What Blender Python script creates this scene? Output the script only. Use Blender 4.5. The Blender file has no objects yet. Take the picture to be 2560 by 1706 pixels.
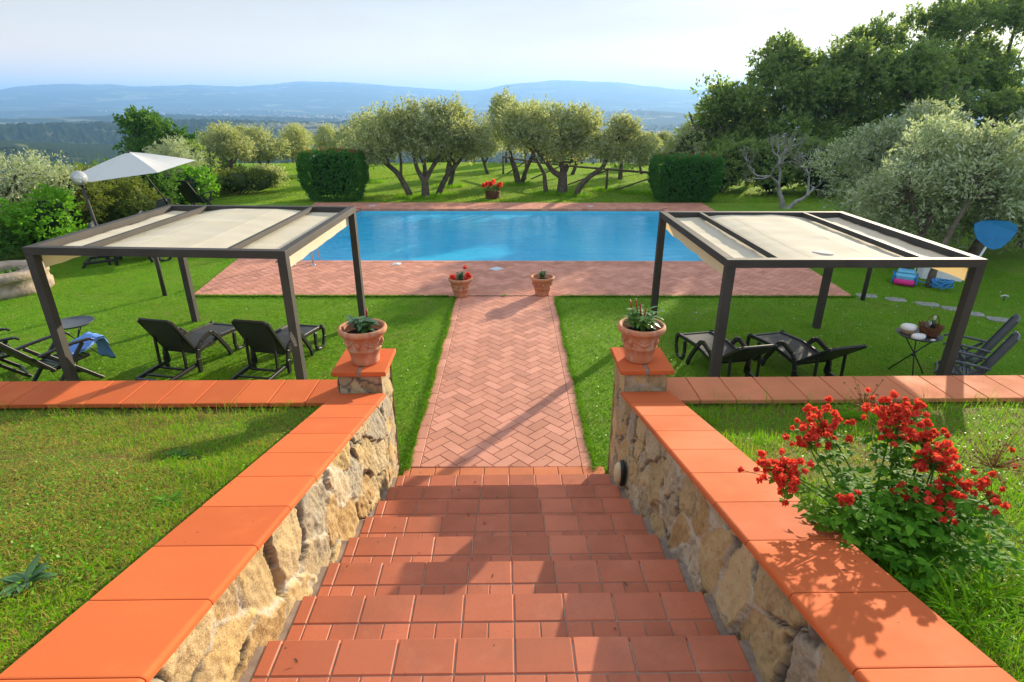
import bpy, math, random
import numpy as np
from mathutils import Vector, Matrix

R = math.radians
scene = bpy.context.scene
C = scene.collection

# ------------------------------------------------------------------ camera
cam_d = bpy.data.cameras.new("camera")
cam_d.sensor_width = 36.0
cam_d.lens = 20.27
cam_d.clip_start = 0.05
cam_d.clip_end = 30000.0
cam = bpy.data.objects.new("camera", cam_d)
C.objects.link(cam)
cam.location = (0.0, 0.0, 3.67)
cam.rotation_euler = (R(90 - 22.4), 0, 0)
scene.camera = cam

# ------------------------------------------------------------------ light
SUN_AZ, SUN_EL = 36.0, 14.5            # degrees right of +Y, above the horizon
sun_dir = Vector((math.sin(R(SUN_AZ)) * math.cos(R(SUN_EL)), math.cos(R(SUN_AZ)) * math.cos(R(SUN_EL)), math.sin(R(SUN_EL))))
sun_d = bpy.data.lights.new("sun", 'SUN')
sun_d.energy = 5.0
sun_d.angle = R(0.55)
sun_d.color = (1.0, 0.86, 0.63)
sun = bpy.data.objects.new("sun", sun_d)
C.objects.link(sun)
sun.rotation_euler = sun_dir.to_track_quat('Z', 'Y').to_euler()

world = bpy.data.worlds.new("World")
scene.world = world
world.use_nodes = True
wn, wl = world.node_tree.nodes, world.node_tree.links
wn.clear()
w_out = wn.new('ShaderNodeOutputWorld')
w_bg = wn.new('ShaderNodeBackground')
w_bg.inputs['Strength'].default_value = 0.113
w_sky = wn.new('ShaderNodeTexSky')
w_sky.sky_type = 'NISHITA'
w_sky.sun_disc = False
w_sky.sun_elevation = R(SUN_EL)
w_sky.sun_rotation = R(SUN_AZ)
w_sky.altitude = 300
w_sky.air_density = 1.0
w_sky.dust_density = 0.8
w_sky.ozone_density = 1.5
# thin bright veil of cirrus: warm at the horizon, bluer above, brightest overhead; streaks from stretched noise
w_tc = wn.new('ShaderNodeTexCoord')
w_sep = wn.new('ShaderNodeSeparateXYZ')
wl.new(w_tc.outputs['Generated'], w_sep.inputs['Vector'])
w_grad = wn.new('ShaderNodeValToRGB')
for i, (p_, c_) in enumerate([(0.0, (6.6, 4.7, 2.7)), (0.055, (5.4, 4.1, 2.7)), (0.10, (4.0, 3.4, 2.7)), (0.16, (2.9, 2.8, 2.65)), (0.24, (2.2, 2.5, 2.85)), (0.50, (2.7, 3.05, 3.5)), (1.0, (3.1, 3.5, 4.0))]):
    if i > 1: w_grad.color_ramp.elements.new(p_)
    w_grad.color_ramp.elements[i].position = p_
    w_grad.color_ramp.elements[i].color = (*c_, 1)
wl.new(w_sep.outputs['Z'], w_grad.inputs['Fac'])
w_map = wn.new('ShaderNodeMapping')
w_map.inputs['Scale'].default_value = (1.3, 1.0, 8.0)
w_map.inputs['Rotation'].default_value = (0.0, R(7), R(20))
w_n1 = wn.new('ShaderNodeTexNoise')
w_n1.inputs['Scale'].default_value = 2.0
w_n1.inputs['Detail'].default_value = 7
w_n1.inputs['Roughness'].default_value = 0.55
w_n1.inputs['Distortion'].default_value = 0.5
w_ramp = wn.new('ShaderNodeValToRGB')
w_ramp.color_ramp.elements[0].position = 0.32
w_ramp.color_ramp.elements[0].color = (0.80, 0.80, 0.80, 1)
w_ramp.color_ramp.elements[1].position = 0.70
w_ramp.color_ramp.elements[1].color = (0.97, 0.97, 0.97, 1)
w_mix = wn.new('ShaderNodeMix')
w_mix.data_type = 'RGBA'
wl.new(w_tc.outputs['Generated'], w_map.inputs['Vector'])
wl.new(w_map.outputs['Vector'], w_n1.inputs['Vector'])
wl.new(w_n1.outputs['Fac'], w_ramp.inputs['Fac'])
wl.new(w_ramp.outputs['Color'], w_mix.inputs['Factor'])
wl.new(w_sky.outputs['Color'], w_mix.inputs['A'])
# added fill: sky behind the camera brightened to light camera-facing sides
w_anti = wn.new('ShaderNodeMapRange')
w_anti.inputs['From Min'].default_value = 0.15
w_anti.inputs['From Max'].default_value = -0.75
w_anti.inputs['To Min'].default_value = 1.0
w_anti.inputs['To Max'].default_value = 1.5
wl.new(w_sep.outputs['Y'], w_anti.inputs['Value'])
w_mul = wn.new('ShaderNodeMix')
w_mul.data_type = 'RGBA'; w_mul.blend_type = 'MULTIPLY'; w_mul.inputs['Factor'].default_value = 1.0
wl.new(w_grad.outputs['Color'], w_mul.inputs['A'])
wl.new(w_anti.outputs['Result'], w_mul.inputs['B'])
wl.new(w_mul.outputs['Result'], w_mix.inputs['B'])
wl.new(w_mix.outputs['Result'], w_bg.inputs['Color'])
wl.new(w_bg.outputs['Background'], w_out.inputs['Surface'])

scene.view_settings.view_transform = 'Standard'
scene.view_settings.look = 'None'
scene.view_settings.gamma = 1.0
scene.view_settings.use_curve_mapping = False
scene.view_settings.exposure = 1.17
scene.render.engine = 'CYCLES'
cy = scene.cycles
cy.use_denoising = True
cy.max_bounces = 7
cy.diffuse_bounces = 3
cy.glossy_bounces = 3
cy.transmission_bounces = 4
cy.transparent_max_bounces = 8
cy.volume_bounces = 1
cy.caustics_reflective = False
cy.caustics_refractive = False
cy.sample_clamp_indirect = 6.0

# ------------------------------------------------------------------ helpers
def S(h):
    """sRGB hex -> linear rgba"""
    h = h.lstrip('#')
    o = []
    for i in (0, 2, 4):
        v = int(h[i:i + 2], 16) / 255
        o.append(v / 12.92 if v <= 0.04045 else ((v + 0.055) / 1.055) ** 2.4)
    return (o[0], o[1], o[2], 1.0)

def tag(o, label=None, cat=None, group=None, kind=None):
    if label: o['label'] = label
    if cat: o['category'] = cat
    if group: o['group'] = group
    if kind: o['kind'] = kind
    return o

def thing(name, label, cat, loc=(0, 0, 0), rz=0.0, group=None):
    o = bpy.data.objects.new(name, None)
    o.empty_display_size = 0.2
    C.objects.link(o)
    o.location = loc
    o.rotation_euler = (0, 0, rz)
    return tag(o, label, cat, group)

def dup(root, loc=None, rz=None, scale=None, label=None, group=None):
    r = root.copy()
    C.objects.link(r)
    if loc is not None: r.location = loc
    if rz is not None: r.rotation_euler = (0, 0, rz)
    if scale is not None: r.scale = scale if hasattr(scale, '__len__') else (scale,) * 3
    if label: r['label'] = label
    if group: r['group'] = group
    for ch in list(root.children):
        c = ch.copy(); C.objects.link(c); c.parent = r
        for g in list(ch.children):
            d = g.copy(); C.objects.link(d); d.parent = c
    return r

class MB:
    """collects shapes for ONE mesh object; face material index per shape"""
    def __init__(self):
        self.v, self.f, self.m = [], [], []
        self.sm = []
    def add(self, vs, fs, mi=0, smooth=False, M=None):
        n = len(self.v)
        if M is not None: vs = [tuple(M @ Vector(p)) for p in vs]
        self.v.extend(vs)
        for f in fs:
            self.f.append(tuple(i + n for i in f)); self.m.append(mi); self.sm.append(smooth)
    def box(self, c, s, mi=0, M=None, b=0.0):
        """box, optionally with chamfered edges b"""
        x, y, z = s[0] / 2, s[1] / 2, s[2] / 2
        if b <= 0:
            vs = [(c[0] + i * x, c[1] + j * y, c[2] + k * z) for i in (-1, 1) for j in (-1, 1) for k in (-1, 1)]
            fs = [(0, 1, 3, 2), (4, 6, 7, 5), (0, 4, 5, 1), (2, 3, 7, 6), (0, 2, 6, 4), (1, 5, 7, 3)]
            self.add(vs, fs, mi, False, M); return
        b = min(b, x * .9, y * .9, z * .9)
        vs, idx = [], {}
        for i in (-1, 1):
            for j in (-1, 1):
                for k in (-1, 1):
                    for a in range(3):
                        p = [i * (x - b), j * (y - b), k * (z - b)]
                        p[a] = (i, j, k)[a] * (x, y, z)[a]
                        idx[(i, j, k, a)] = len(vs)
                        vs.append((c[0] + p[0], c[1] + p[1], c[2] + p[2]))
        fs = []
        q = [(-1, -1), (1, -1), (1, 1), (-1, 1)]
        for s_ in (-1, 1):
            fs.append([idx[(s_, u, w, 0)] for u, w in q][::s_])
            fs.append([idx[(w, s_, u, 1)] for u, w in q][::s_])
            fs.append([idx[(u, w, s_, 2)] for u, w in q][::s_])
        for i in (-1, 1):
            for j in (-1, 1):
                f = [idx[(i, j, -1, 0)], idx[(i, j, 1, 0)], idx[(i, j, 1, 1)], idx[(i, j, -1, 1)]]
                fs.append(f if i * j < 0 else f[::-1])
                f = [idx[(i, -1, j, 0)], idx[(i, 1, j, 0)], idx[(i, 1, j, 2)], idx[(i, -1, j, 2)]]
                fs.append(f if i * j > 0 else f[::-1])
                f = [idx[(-1, i, j, 1)], idx[(1, i, j, 1)], idx[(1, i, j, 2)], idx[(-1, i, j, 2)]]
                fs.append(f if i * j < 0 else f[::-1])
                for k in (-1, 1):
                    f = [idx[(i, j, k, a)] for a in range(3)]
                    fs.append(f if i * j * k > 0 else f[::-1])
        self.add(vs, fs, mi, False, M)
    def bar(self, p, q, w, h=None, mi=0, b=0.0, up=(0, 0, 1)):
        """rectangular bar from p to q: w across, h along 'up'"""
        h = h or w
        p, q = Vector(p), Vector(q)
        d = q - p
        L = d.length
        y = d.normalized()
        u = Vector(up)
        if abs(y.dot(u)) > 0.98: u = Vector((0, 1, 0)) if abs(y.y) < .9 else Vector((1, 0, 0))
        x = y.cross(u).normalized()
        z = x.cross(y)
        M = Matrix((x, y, z)).transposed().to_4x4()
        M.translation = (p + q) / 2
        self.box((0, 0, 0), (w, L, h), mi, M, b)
    def tube(self, pts, rads, n=8, mi=0, caps=True, smooth=True):
        pts = [Vector(p) for p in pts]
        if not hasattr(rads, '__len__'): rads = [rads] * len(pts)
        vs, fs = [], []
        ref = None
        for i, p in enumerate(pts):
            d = (pts[min(i + 1, len(pts) - 1)] - pts[max(i - 1, 0)]).normalized()
            if ref is None:
                ref = d.cross(Vector((0.31, 0.17, 0.93)))
                if ref.length < .05: ref = d.cross(Vector((1, 0, 0)))
            ref = (ref - d * ref.dot(d)).normalized()
            o = d.cross(ref)
            for k in range(n):
                a = 2 * math.pi * k / n
                vs.append(tuple(p + (ref * math.cos(a) + o * math.sin(a)) * rads[i]))
        for i in range(len(pts) - 1):
            for k in range(n):
                k2 = (k + 1) % n
                fs.append((i * n + k, i * n + k2, (i + 1) * n + k2, (i + 1) * n + k))
        self.add(vs, fs, mi, smooth)
        if caps:
            m = len(pts) - 1
            n0 = len(self.v) - len(vs)
            for f in (tuple(range(n))[::-1], tuple(m * n + k for k in range(n))):
                self.f.append(tuple(i + n0 for i in f)); self.m.append(mi); self.sm.append(False)
    def lathe(self, prof, n=32, c=(0, 0, 0), mi=0, smooth=True, M=None):
        vs, fs = [], []
        for r, z in prof:
            for k in range(n):
                a = 2 * math.pi * k / n
                vs.append((c[0] + r * math.cos(a), c[1] + r * math.sin(a), c[2] + z))
        for i in range(len(prof) - 1):
            for k in range(n):
                k2 = (k + 1) % n
                fs.append((i * n + k, i * n + k2, (i + 1) * n + k2, (i + 1) * n + k))
        if prof[0][0] > 1e-4: fs.append(tuple(range(n))[::-1])
        if prof[-1][0] > 1e-4: fs.append(tuple((len(prof) - 1) * n + k for k in range(n)))
        self.add(vs, fs, mi, smooth, M)
    def ball(self, c, r, n=10, m=6, mi=0):
        rr = r if hasattr(r, '__len__') else (r, r, r)
        vs, fs = [], []
        for i in range(m + 1):
            t = math.pi * i / m
            for k in range(n):
                a = 2 * math.pi * k / n
                vs.append((c[0] + rr[0] * math.sin(t) * math.cos(a), c[1] + rr[1] * math.sin(t) * math.sin(a), c[2] - rr[2] * math.cos(t)))
        for i in range(m):
            for k in range(n):
                k2 = (k + 1) % n
                fs.append((i * n + k, i * n + k2, (i + 1) * n + k2, (i + 1) * n + k))
        self.add(vs, fs, mi, True)
    def prism(self, poly, z0, z1, mi=0, cham=0.0):
        """flat-topped prism over a convex ccw polygon [(x,y)], with a small chamfer on the top"""
        n = len(poly)
        top = poly
        vs = [(x, y, z0) for x, y in poly]
        if cham > 0:
            vs += [(x, y, z1 - cham) for x, y in poly]
            top = inset(poly, cham)
        vs += [(x, y, z1) for x, y in top]
        fs = []
        L = len(vs) // n
        for l in range(L - 1):
            for k in range(n):
                k2 = (k + 1) % n
                fs.append((l * n + k, l * n + k2, (l + 1) * n + k2, (l + 1) * n + k))
        fs.append(tuple((L - 1) * n + k for k in range(n)))
        self.add(vs, fs, mi)
    def build(self, name, mats, parent=None, loc=None, rz=None, auto=False):
        me = bpy.data.meshes.new(name)
        me.from_pydata(self.v, [], self.f)
        mats = mats if isinstance(mats, (list, tuple)) else [mats]
        for m in mats: me.materials.append(m)
        me.polygons.foreach_set('material_index', self.m)
        me.polygons.foreach_set('use_smooth', self.sm)
        me.update()
        o = bpy.data.objects.new(name, me)
        C.objects.link(o)
        if parent: o.parent = parent
        if loc is not None: o.location = loc
        if rz is not None: o.rotation_euler = (0, 0, rz)
        return o

def inset(poly, d):
    n = len(poly)
    out = []
    cx = sum(p[0] for p in poly) / n; cy_ = sum(p[1] for p in poly) / n
    for i in range(n):
        p0, p1, p2 = Vector(poly[i - 1]), Vector(poly[i]), Vector(poly[(i + 1) % n])
        e1 = (p1 - p0); e2 = (p2 - p1)
        if e1.length < 1e-6 or e2.length < 1e-6: out.append(tuple(p1)); continue
        e1.normalize(); e2.normalize()
        n1 = Vector((-e1.y, e1.x)); n2 = Vector((-e2.y, e2.x))
        b = n1 + n2
        if b.length < 1e-4: out.append(tuple(p1)); continue
        b.normalize()
        k = min(d / max(b.dot(n1), .35), ((Vector((cx, cy_)) - p1).length) * .8)
        out.append(tuple(p1 + b * k))
    return out

def clip_poly(poly, clip):
    """Sutherland-Hodgman, both ccw"""
    out = poly
    for i in range(len(clip)):
        a, b = clip[i], clip[(i + 1) % len(clip)]
        inp, out = out, []
        def side(p): return (b[0] - a[0]) * (p[1] - a[1]) - (b[1] - a[1]) * (p[0] - a[0])
        for j in range(len(inp)):
            p, q = inp[j], inp[(j + 1) % len(inp)]
            sp, sq = side(p), side(q)
            if sp >= 0: out.append(p)
            if (sp >= 0) != (sq >= 0):
                t = sp / (sp - sq)
                out.append((p[0] + t * (q[0] - p[0]), p[1] + t * (q[1] - p[1])))
        if not out: return []
    # drop doubles
    res = []
    for p in out:
        if not res or (abs(p[0] - res[-1][0]) + abs(p[1] - res[-1][1])) > 1e-4: res.append(p)
    if len(res) > 2 and (abs(res[0][0] - res[-1][0]) + abs(res[0][1] - res[-1][1])) < 1e-4: res.pop()
    return res if len(res) > 2 else []

def area(poly):
    return .5 * sum(poly[i][0] * poly[(i + 1) % len(poly)][1] - poly[(i + 1) % len(poly)][0] * poly[i][1] for i in range(len(poly)))

def np_mesh(name, V, F, mats, parent=None, mi=None, smooth=False, cols=None, link=True):
    """numpy vertices (n,3), faces (m,k) all with k corners"""
    me = bpy.data.meshes.new(name)
    V = np.ascontiguousarray(V, dtype=np.float32); F = np.ascontiguousarray(F, dtype=np.int32)
    m, k = F.shape
    me.vertices.add(len(V)); me.vertices.foreach_set('co', V.ravel())
    me.loops.add(m * k); me.loops.foreach_set('vertex_index', F.ravel())
    me.polygons.add(m)
    me.polygons.foreach_set('loop_start', np.arange(0, m * k, k, dtype=np.int32))
    me.polygons.foreach_set('loop_total', np.full(m, k, dtype=np.int32))
    for x in (mats if isinstance(mats, (list, tuple)) else [mats]): me.materials.append(x)
    if mi is not None: me.polygons.foreach_set('material_index', np.ascontiguousarray(mi, dtype=np.int32))
    me.polygons.foreach_set('use_smooth', np.full(m, smooth, dtype=bool))
    if cols is not None:
        a = me.color_attributes.new('pattern', 'FLOAT_COLOR', 'POINT')
        a.data.foreach_set('color', np.ascontiguousarray(cols, dtype=np.float32).ravel())
    me.update(calc_edges=True)
    if not link: return me
    o = bpy.data.objects.new(name, me)
    C.objects.link(o)
    if parent: o.parent = parent
    return o
# ------------------------------------------------------------------ materials
def new_mat(name):
    m = bpy.data.materials.new(name)
    m.use_nodes = True
    nt = m.node_tree
    nt.nodes.clear()
    out = nt.nodes.new('ShaderNodeOutputMaterial')
    return m, nt, nt.nodes, nt.links, out

def nnoise(nt, vec, scale, detail=5, rough=.55, dist=0.0):
    n = nt.nodes.new('ShaderNodeTexNoise')
    n.inputs['Scale'].default_value = scale
    n.inputs['Detail'].default_value = detail
    n.inputs['Roughness'].default_value = rough
    n.inputs['Distortion'].default_value = dist
    if vec is not None: nt.links.new(vec, n.inputs['Vector'])
    return n.outputs['Fac']

def nramp(nt, fac, stops):
    r = nt.nodes.new('ShaderNodeValToRGB')
    e = r.color_ramp.elements
    while len(e) < len(stops): e.new(.5)
    for i, (p, c) in enumerate(stops):
        e[i].position = p
        e[i].color = c if hasattr(c, '__len__') else (c, c, c, 1)
    nt.links.new(fac, r.inputs['Fac'])
    return r.outputs['Color']

def nmix(nt, fac, a, b, mode='MIX'):
    m = nt.nodes.new('ShaderNodeMix')
    m.data_type = 'RGBA'; m.blend_type = mode
    for sock, v in ((m.inputs['Factor'], fac), (m.inputs['A'], a), (m.inputs['B'], b)):
        if hasattr(v, 'is_linked'): nt.links.new(v, sock)
        else: sock.default_value = v
    return m.outputs['Result']

def nmath(nt, op, a, b=None, clamp=False):
    m = nt.nodes.new('ShaderNodeMath')
    m.operation = op; m.use_clamp = clamp
    for i, v in enumerate((a, b)):
        if v is None: continue
        if hasattr(v, 'is_linked'): nt.links.new(v, m.inputs[i])
        else: m.inputs[i].default_value = v
    return m.outputs[0]

def nbump(nt, h, strength=.3, dist=.01):
    b = nt.nodes.new('ShaderNodeBump')
    b.inputs['Strength'].default_value = strength
    b.inputs['Distance'].default_value = dist
    nt.links.new(h, b.inputs['Height'])
    return b.outputs['Normal']

def coords(nt, kind='Object'):
    return nt.nodes.new('ShaderNodeTexCoord').outputs[kind]

def wpos(nt):
    return nt.nodes.new('ShaderNodeNewGeometry').outputs['Position']

def island(nt):
    return nt.nodes.new('ShaderNodeNewGeometry').outputs['Random Per Island']

def principled(nt, out, col, rough=.6, spec=.5, metal=0.0, normal=None, **kw):
    p = nt.nodes.new('ShaderNodeBsdfPrincipled')
    for sock, v in (('Base Color', col), ('Roughness', rough), ('Specular IOR Level', spec), ('Metallic', metal), ('Normal', normal)):
        if v is None: continue
        if hasattr(v, 'is_linked'): nt.links.new(v, p.inputs[sock])
        else: p.inputs[sock].default_value = v
    for k, v in kw.items(): p.inputs[k].default_value = v
    nt.links.new(p.outputs['BSDF'], out.inputs['Surface'])
    return p

def simple(name, col, rough=.5, spec=.5, metal=0.0, var=.12, scale=9.0, bump=.12, bd=.004, bscale=60):
    m, nt, N, L, out = new_mat(name)
    p = coords(nt)
    n = nnoise(nt, p, scale, 5)
    dark = tuple(c * (1 - var) for c in col[:3]) + (1,)
    light = tuple(min(1, c * (1 + var)) for c in col[:3]) + (1,)
    cc = nramp(nt, n, [(.3, dark), (.7, light)])
    nb = nbump(nt, nnoise(nt, p, bscale, 4), bump, bd) if bump > 0 else None
    principled(nt, out, cc, rough, spec, metal, nb)
    return m

def tile_mat(name, base, var=.12, stain=.25, rough=.62, dirt=(.10, .06, .045, 1), scale=2.3):
    """fired clay: colour shift per tile, cloudy firing marks, dark specks"""
    m, nt, N, L, out = new_mat(name)
    p = wpos(nt)
    isl = island(nt)
    d = tuple(c * (1 - var) for c in base[:3]) + (1,)
    l = (min(1, base[0] * (1 + var)), min(1, base[1] * (1 + var * 1.3)), min(1, base[2] * (1 + var * 1.6)), 1)
    c = nramp(nt, isl, [(0, d), (.5, base), (1, l)])
    cloud = nnoise(nt, p, scale, 6, .6)
    c = nmix(nt, nramp(nt, cloud, [(.45, 0.0), (.8, stain)]), c, dirt)
    pale = nnoise(nt, p, scale * 2.3, 5, .65)
    c = nmix(nt, nramp(nt, pale, [(.55, 0.0), (.85, stain * .9)]), c, (min(1, base[0] * 1.25), base[1] * 1.7, base[2] * 2.1, 1))
    grain = nnoise(nt, p, 90, 3, .7)
    c = nmix(nt, nramp(nt, grain, [(.30, .35), (.42, 0.0)]), c, dirt)
    speck = nnoise(nt, p, 23, 2, .5)
    c = nmix(nt, nramp(nt, speck, [(.235, .8), (.255, 0.0)]), c, (.045, .025, .02, 1))
    nb = nbump(nt, nnoise(nt, p, 130, 3), .12, .003)
    rr = nramp(nt, cloud, [(.3, rough - .1), (.7, rough + .15)])
    principled(nt, out, c, rr, .22, 0, nb)
    return m

def leaf_mat(name, c1, c2, under=None, trans=.35, rough=.5, spec=.35, hue=True):
    m, nt, N, L, out = new_mat(name)
    isl = island(nt)
    c = nramp(nt, isl, [(0.0, c1), (1.0, c2)])
    geo = N.new('ShaderNodeNewGeometry')
    cl = nnoise(nt, coords(nt), 1.3, 3)
    c = nmix(nt, nramp(nt, cl, [(.40, 0.0), (.75, .30)]), c, c2)
    if under is not None: c = nmix(nt, geo.outputs['Backfacing'], c, under)
    oi = N.new('ShaderNodeObjectInfo')
    hs = N.new('ShaderNodeHueSaturation')
    patch = nmath(nt, 'MULTIPLY', nnoise(nt, wpos(nt), .75, 4, .6), .9)          # large soft drifts of tone
    L.new(nmath(nt, 'ADD', nmath(nt, 'MULTIPLY', oi.outputs['Random'], .25), nmath(nt, 'ADD', patch, .43)), hs.inputs['Value'])
    L.new(c, hs.inputs['Color'])
    c = hs.outputs['Color']
    p = N.new('ShaderNodeBsdfPrincipled')
    L.new(c, p.inputs['Base Color'])
    p.inputs['Roughness'].default_value = rough
    p.inputs['Specular IOR Level'].default_value = spec
    t = N.new('ShaderNodeBsdfTranslucent')
    tc = nmix(nt, .55, c, (c2[0] * 1.25, c2[1] * 1.25, c2[2] * .7, 1))
    L.new(tc, t.inputs['Color'])
    mx = N.new('ShaderNodeMixShader')
    mx.inputs[0].default_value = trans
    L.new(p.outputs[0], mx.inputs[1]); L.new(t.outputs[0], mx.inputs[2])
    L.new(mx.outputs[0], out.inputs['Surface'])
    return m

M = {}
M['coping'] = tile_mat('orange_coping_tile', (0.54, 0.112, 0.029, 1), .12, .45, .80, (0.36, 0.085, 0.028, 1), scale=1.3)
M['coping_pink'] = tile_mat('pink_coping_tile', (0.58, 0.19, 0.085, 1), .07, .25, .85)
M['stair'] = tile_mat('stair_tile', (0.48, 0.140, 0.070, 1), .17, .42, .55)
M['paver'] = tile_mat('paver_brick', (0.58, 0.25, 0.165, 1), .16, .28, .66)
M['mortar'] = simple('mortar', (0.30, 0.22, 0.17, 1), .9, .2, 0, .25, 14, .4, .004, 120)
M['joint'] = simple('paver_joint', (0.20, 0.13, 0.10, 1), .95, .1, 0, .3, 12, .3, .004, 120)
M['pot'] = None
M['metal'] = simple('dark_grey_paint', (0.052, 0.046, 0.041, 1), .68, .28, 0, .18, 3, .06, .002, 90)
M['dark_plastic'] = simple('black_resin', (0.009, 0.009, 0.010, 1), .42, .5, 0, .2, 6, .05, .001, 120)
M['grey_plastic'] = simple('anthracite_resin', (0.075, 0.082, 0.096, 1), .45, .5, 0, .15, 6, .05, .001, 120)
M['white'] = simple('white_plastic', (0.75, 0.76, 0.78, 1), .45, .5, 0, .05, 6, .04, .001, 60)
M['steel'] = simple('polished_steel', (0.62, 0.63, 0.64, 1), .18, .5, 1.0, .05, 6, .02, .001, 60)
M['blue_towel'] = simple('blue_terry', (0.16, 0.32, 0.75, 1), .95, .1, 0, .18, 16, .5, .004, 240)
M['white_towel'] = simple('white_terry', (0.78, 0.78, 0.80, 1), .95, .1, 0, .06, 16, .5, .003, 240)
M['blue_plastic'] = simple('blue_plastic', (0.02, 0.22, 0.55, 1), .4, .5, 0, .15, 5, .05, .002, 60)
M['light_blue'] = simple('pale_blue_plastic', (0.12, 0.42, 0.62, 1), .4, .5, 0, .12, 5, .05, .002, 60)
M['magenta'] = simple('magenta_brush', (0.62, 0.03, 0.22, 1), .7, .3, 0, .12, 30, .4, .004, 150)
M['red_plastic'] = simple('red_plastic', (0.6, 0.03, 0.02, 1), .4, .5, 0, .1, 5, .05, .001, 60)
M['wood'] = simple('weathered_wood', (0.16, 0.125, 0.09, 1), .85, .2, 0, .35, 8, .5, .006, 40)
M['bark'] = simple('olive_bark', (0.115, 0.092, 0.068, 1), .95, .15, 0, .45, 7, .9, .02, 22)
M['dead_bark'] = simple('bleached_bark', (0.30, 0.275, 0.25, 1), .95, .15, 0, .3, 7, .8, .02, 26)
M['soil'] = simple('potting_soil', (0.022, 0.016, 0.012, 1), .98, .1, 0, .5, 22, .9, .01, 70)
M['wicker'] = simple('brown_wicker', (0.15, 0.062, 0.025, 1), .7, .3, 0, .45, 26, .8, .006, 90)
M['glass_dark'] = simple('dark_bottle', (0.02, 0.03, 0.018, 1), .12, .6, 0, .1, 6, 0)
M['skimmer'] = simple('skimmer_cover', (0.60, 0.62, 0.63, 1), .5, .4, 0, .08, 18, .05, .001, 60)
M['paving_stone'] = simple('grey_stepping_stone', (0.27, 0.26, 0.24, 1), .9, .2, 0, .25, 8, .5, .006, 50)
M['old_stone'] = simple('weathered_sandstone', (0.33, 0.26, 0.19, 1), .92, .2, 0, .35, 5, .8, .02, 16)
M['house_wall'] = simple('plaster', (0.42, 0.33, 0.26, 1), .9, .2, 0, .1, 1, 0)
M['house_roof'] = simple('roof_tiles', (0.28, 0.13, 0.08, 1), .9, .2, 0, .2, 1, 0)
M['dark_glass'] = simple('window_glass', (0.03, 0.035, 0.04, 1), .15, .5, 0, .1, 1, 0)
M['town'] = simple('far_town', (0.40, 0.35, 0.30, 1), .9, .2, 0, .3, .05, 0)
M['bud'] = simple('red_bud', (0.36, 0.045, 0.03, 1), .5, .3, 0, .2, 30, .1)
M['dry_leaf'] = simple('dry_leaf', (0.16, 0.07, 0.03, 1), .8, .2, 0, .3, 30, .1)

M['olive'] = leaf_mat('olive_leaf', (0.085, 0.135, 0.034, 1), (0.40, 0.44, 0.14, 1), (0.52, 0.55, 0.33, 1), .50, .5, .3)
M['olive_pale'] = leaf_mat('pale_olive_leaf', (0.11, 0.18, 0.085, 1), (0.40, 0.47, 0.22, 1), (0.52, 0.57, 0.40, 1), .38, .5, .3)
M['oak'] = leaf_mat('holm_oak_leaf', (0.055, 0.13, 0.030, 1), (0.29, 0.40, 0.085, 1), (0.23, 0.30, 0.11, 1), .50, .45, .35)
M['laurel'] = leaf_mat('laurel_leaf', (0.030, 0.14, 0.014, 1), (0.085, 0.27, 0.030, 1), None, .30, .42, .3)
M['oleander'] = leaf_mat('oleander_leaf', (0.085, 0.150, 0.022, 1), (0.21, 0.25, 0.042, 1), None, .4, .5, .2)
M['lime'] = leaf_mat('bright_green_leaf', (0.095, 0.26, 0.014, 1), (0.19, 0.42, 0.025, 1), None, .42, .45, .25)
M['mid_green'] = leaf_mat('broad_green_leaf', (0.050, 0.15, 0.020, 1), (0.12, 0.25, 0.030, 1), None, .36, .5, .2)
M['rose_leaf'] = leaf_mat('rose_leaf', (0.040, 0.15, 0.012, 1), (0.15, 0.36, 0.026, 1), None, .42, .6, .06)
M['pot_leaf'] = leaf_mat('glossy_pot_leaf', (0.025, 0.085, 0.022, 1), (0.075, 0.17, 0.045, 1), None, .22, .25, .6)
M['bright_pot_leaf'] = leaf_mat('fresh_pot_leaf', (0.075, 0.19, 0.025, 1), (0.16, 0.32, 0.05, 1), None, .35, .28, .6)
M['rose'] = leaf_mat('red_petal', (0.62, 0.014, 0.012, 1), (0.95, 0.14, 0.085, 1), None, .38, .6, .1)
M['red_young'] = leaf_mat('red_young_leaf', (0.20, 0.05, 0.03, 1), (0.33, 0.10, 0.05, 1), None, .3, .45, .3)
M['dry_stem'] = leaf_mat('dry_flower_stem', (0.22, 0.12, 0.04, 1), (0.34, 0.22, 0.07, 1), None, .2, .6, .2)
M['blade'] = leaf_mat('grass_blade', (0.10, 0.27, 0.006, 1), (0.22, 0.44, 0.012, 1), None, .45, .7, .06)
M['turf_far'] = leaf_mat('far_turf_blade', (0.13, 0.27, 0.010, 1), (0.30, 0.42, 0.035, 1), None, .45, .7, .06)
M['blade_dry'] = leaf_mat('dry_grass_blade', (0.28, 0.24, 0.04, 1), (0.42, 0.36, 0.08, 1), None, .38, .8, .05)
M['turf'] = leaf_mat('mown_turf_blade', (0.075, 0.25, 0.005, 1), (0.18, 0.38, 0.010, 1), None, .45, .7, .06)

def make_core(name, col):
    return simple(name, col, .9, .1, 0, .3, 4, 0)  # dark tone for the solid cores that block light inside foliage
M['core_green'] = make_core('bush_core', (0.018, 0.042, 0.011, 1))
M['core_laurel'] = make_core('hedge_core', (0.012, 0.034, 0.008, 1))
M['core_soft'] = make_core('shrub_core', (0.040, 0.062, 0.016, 1))

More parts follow.
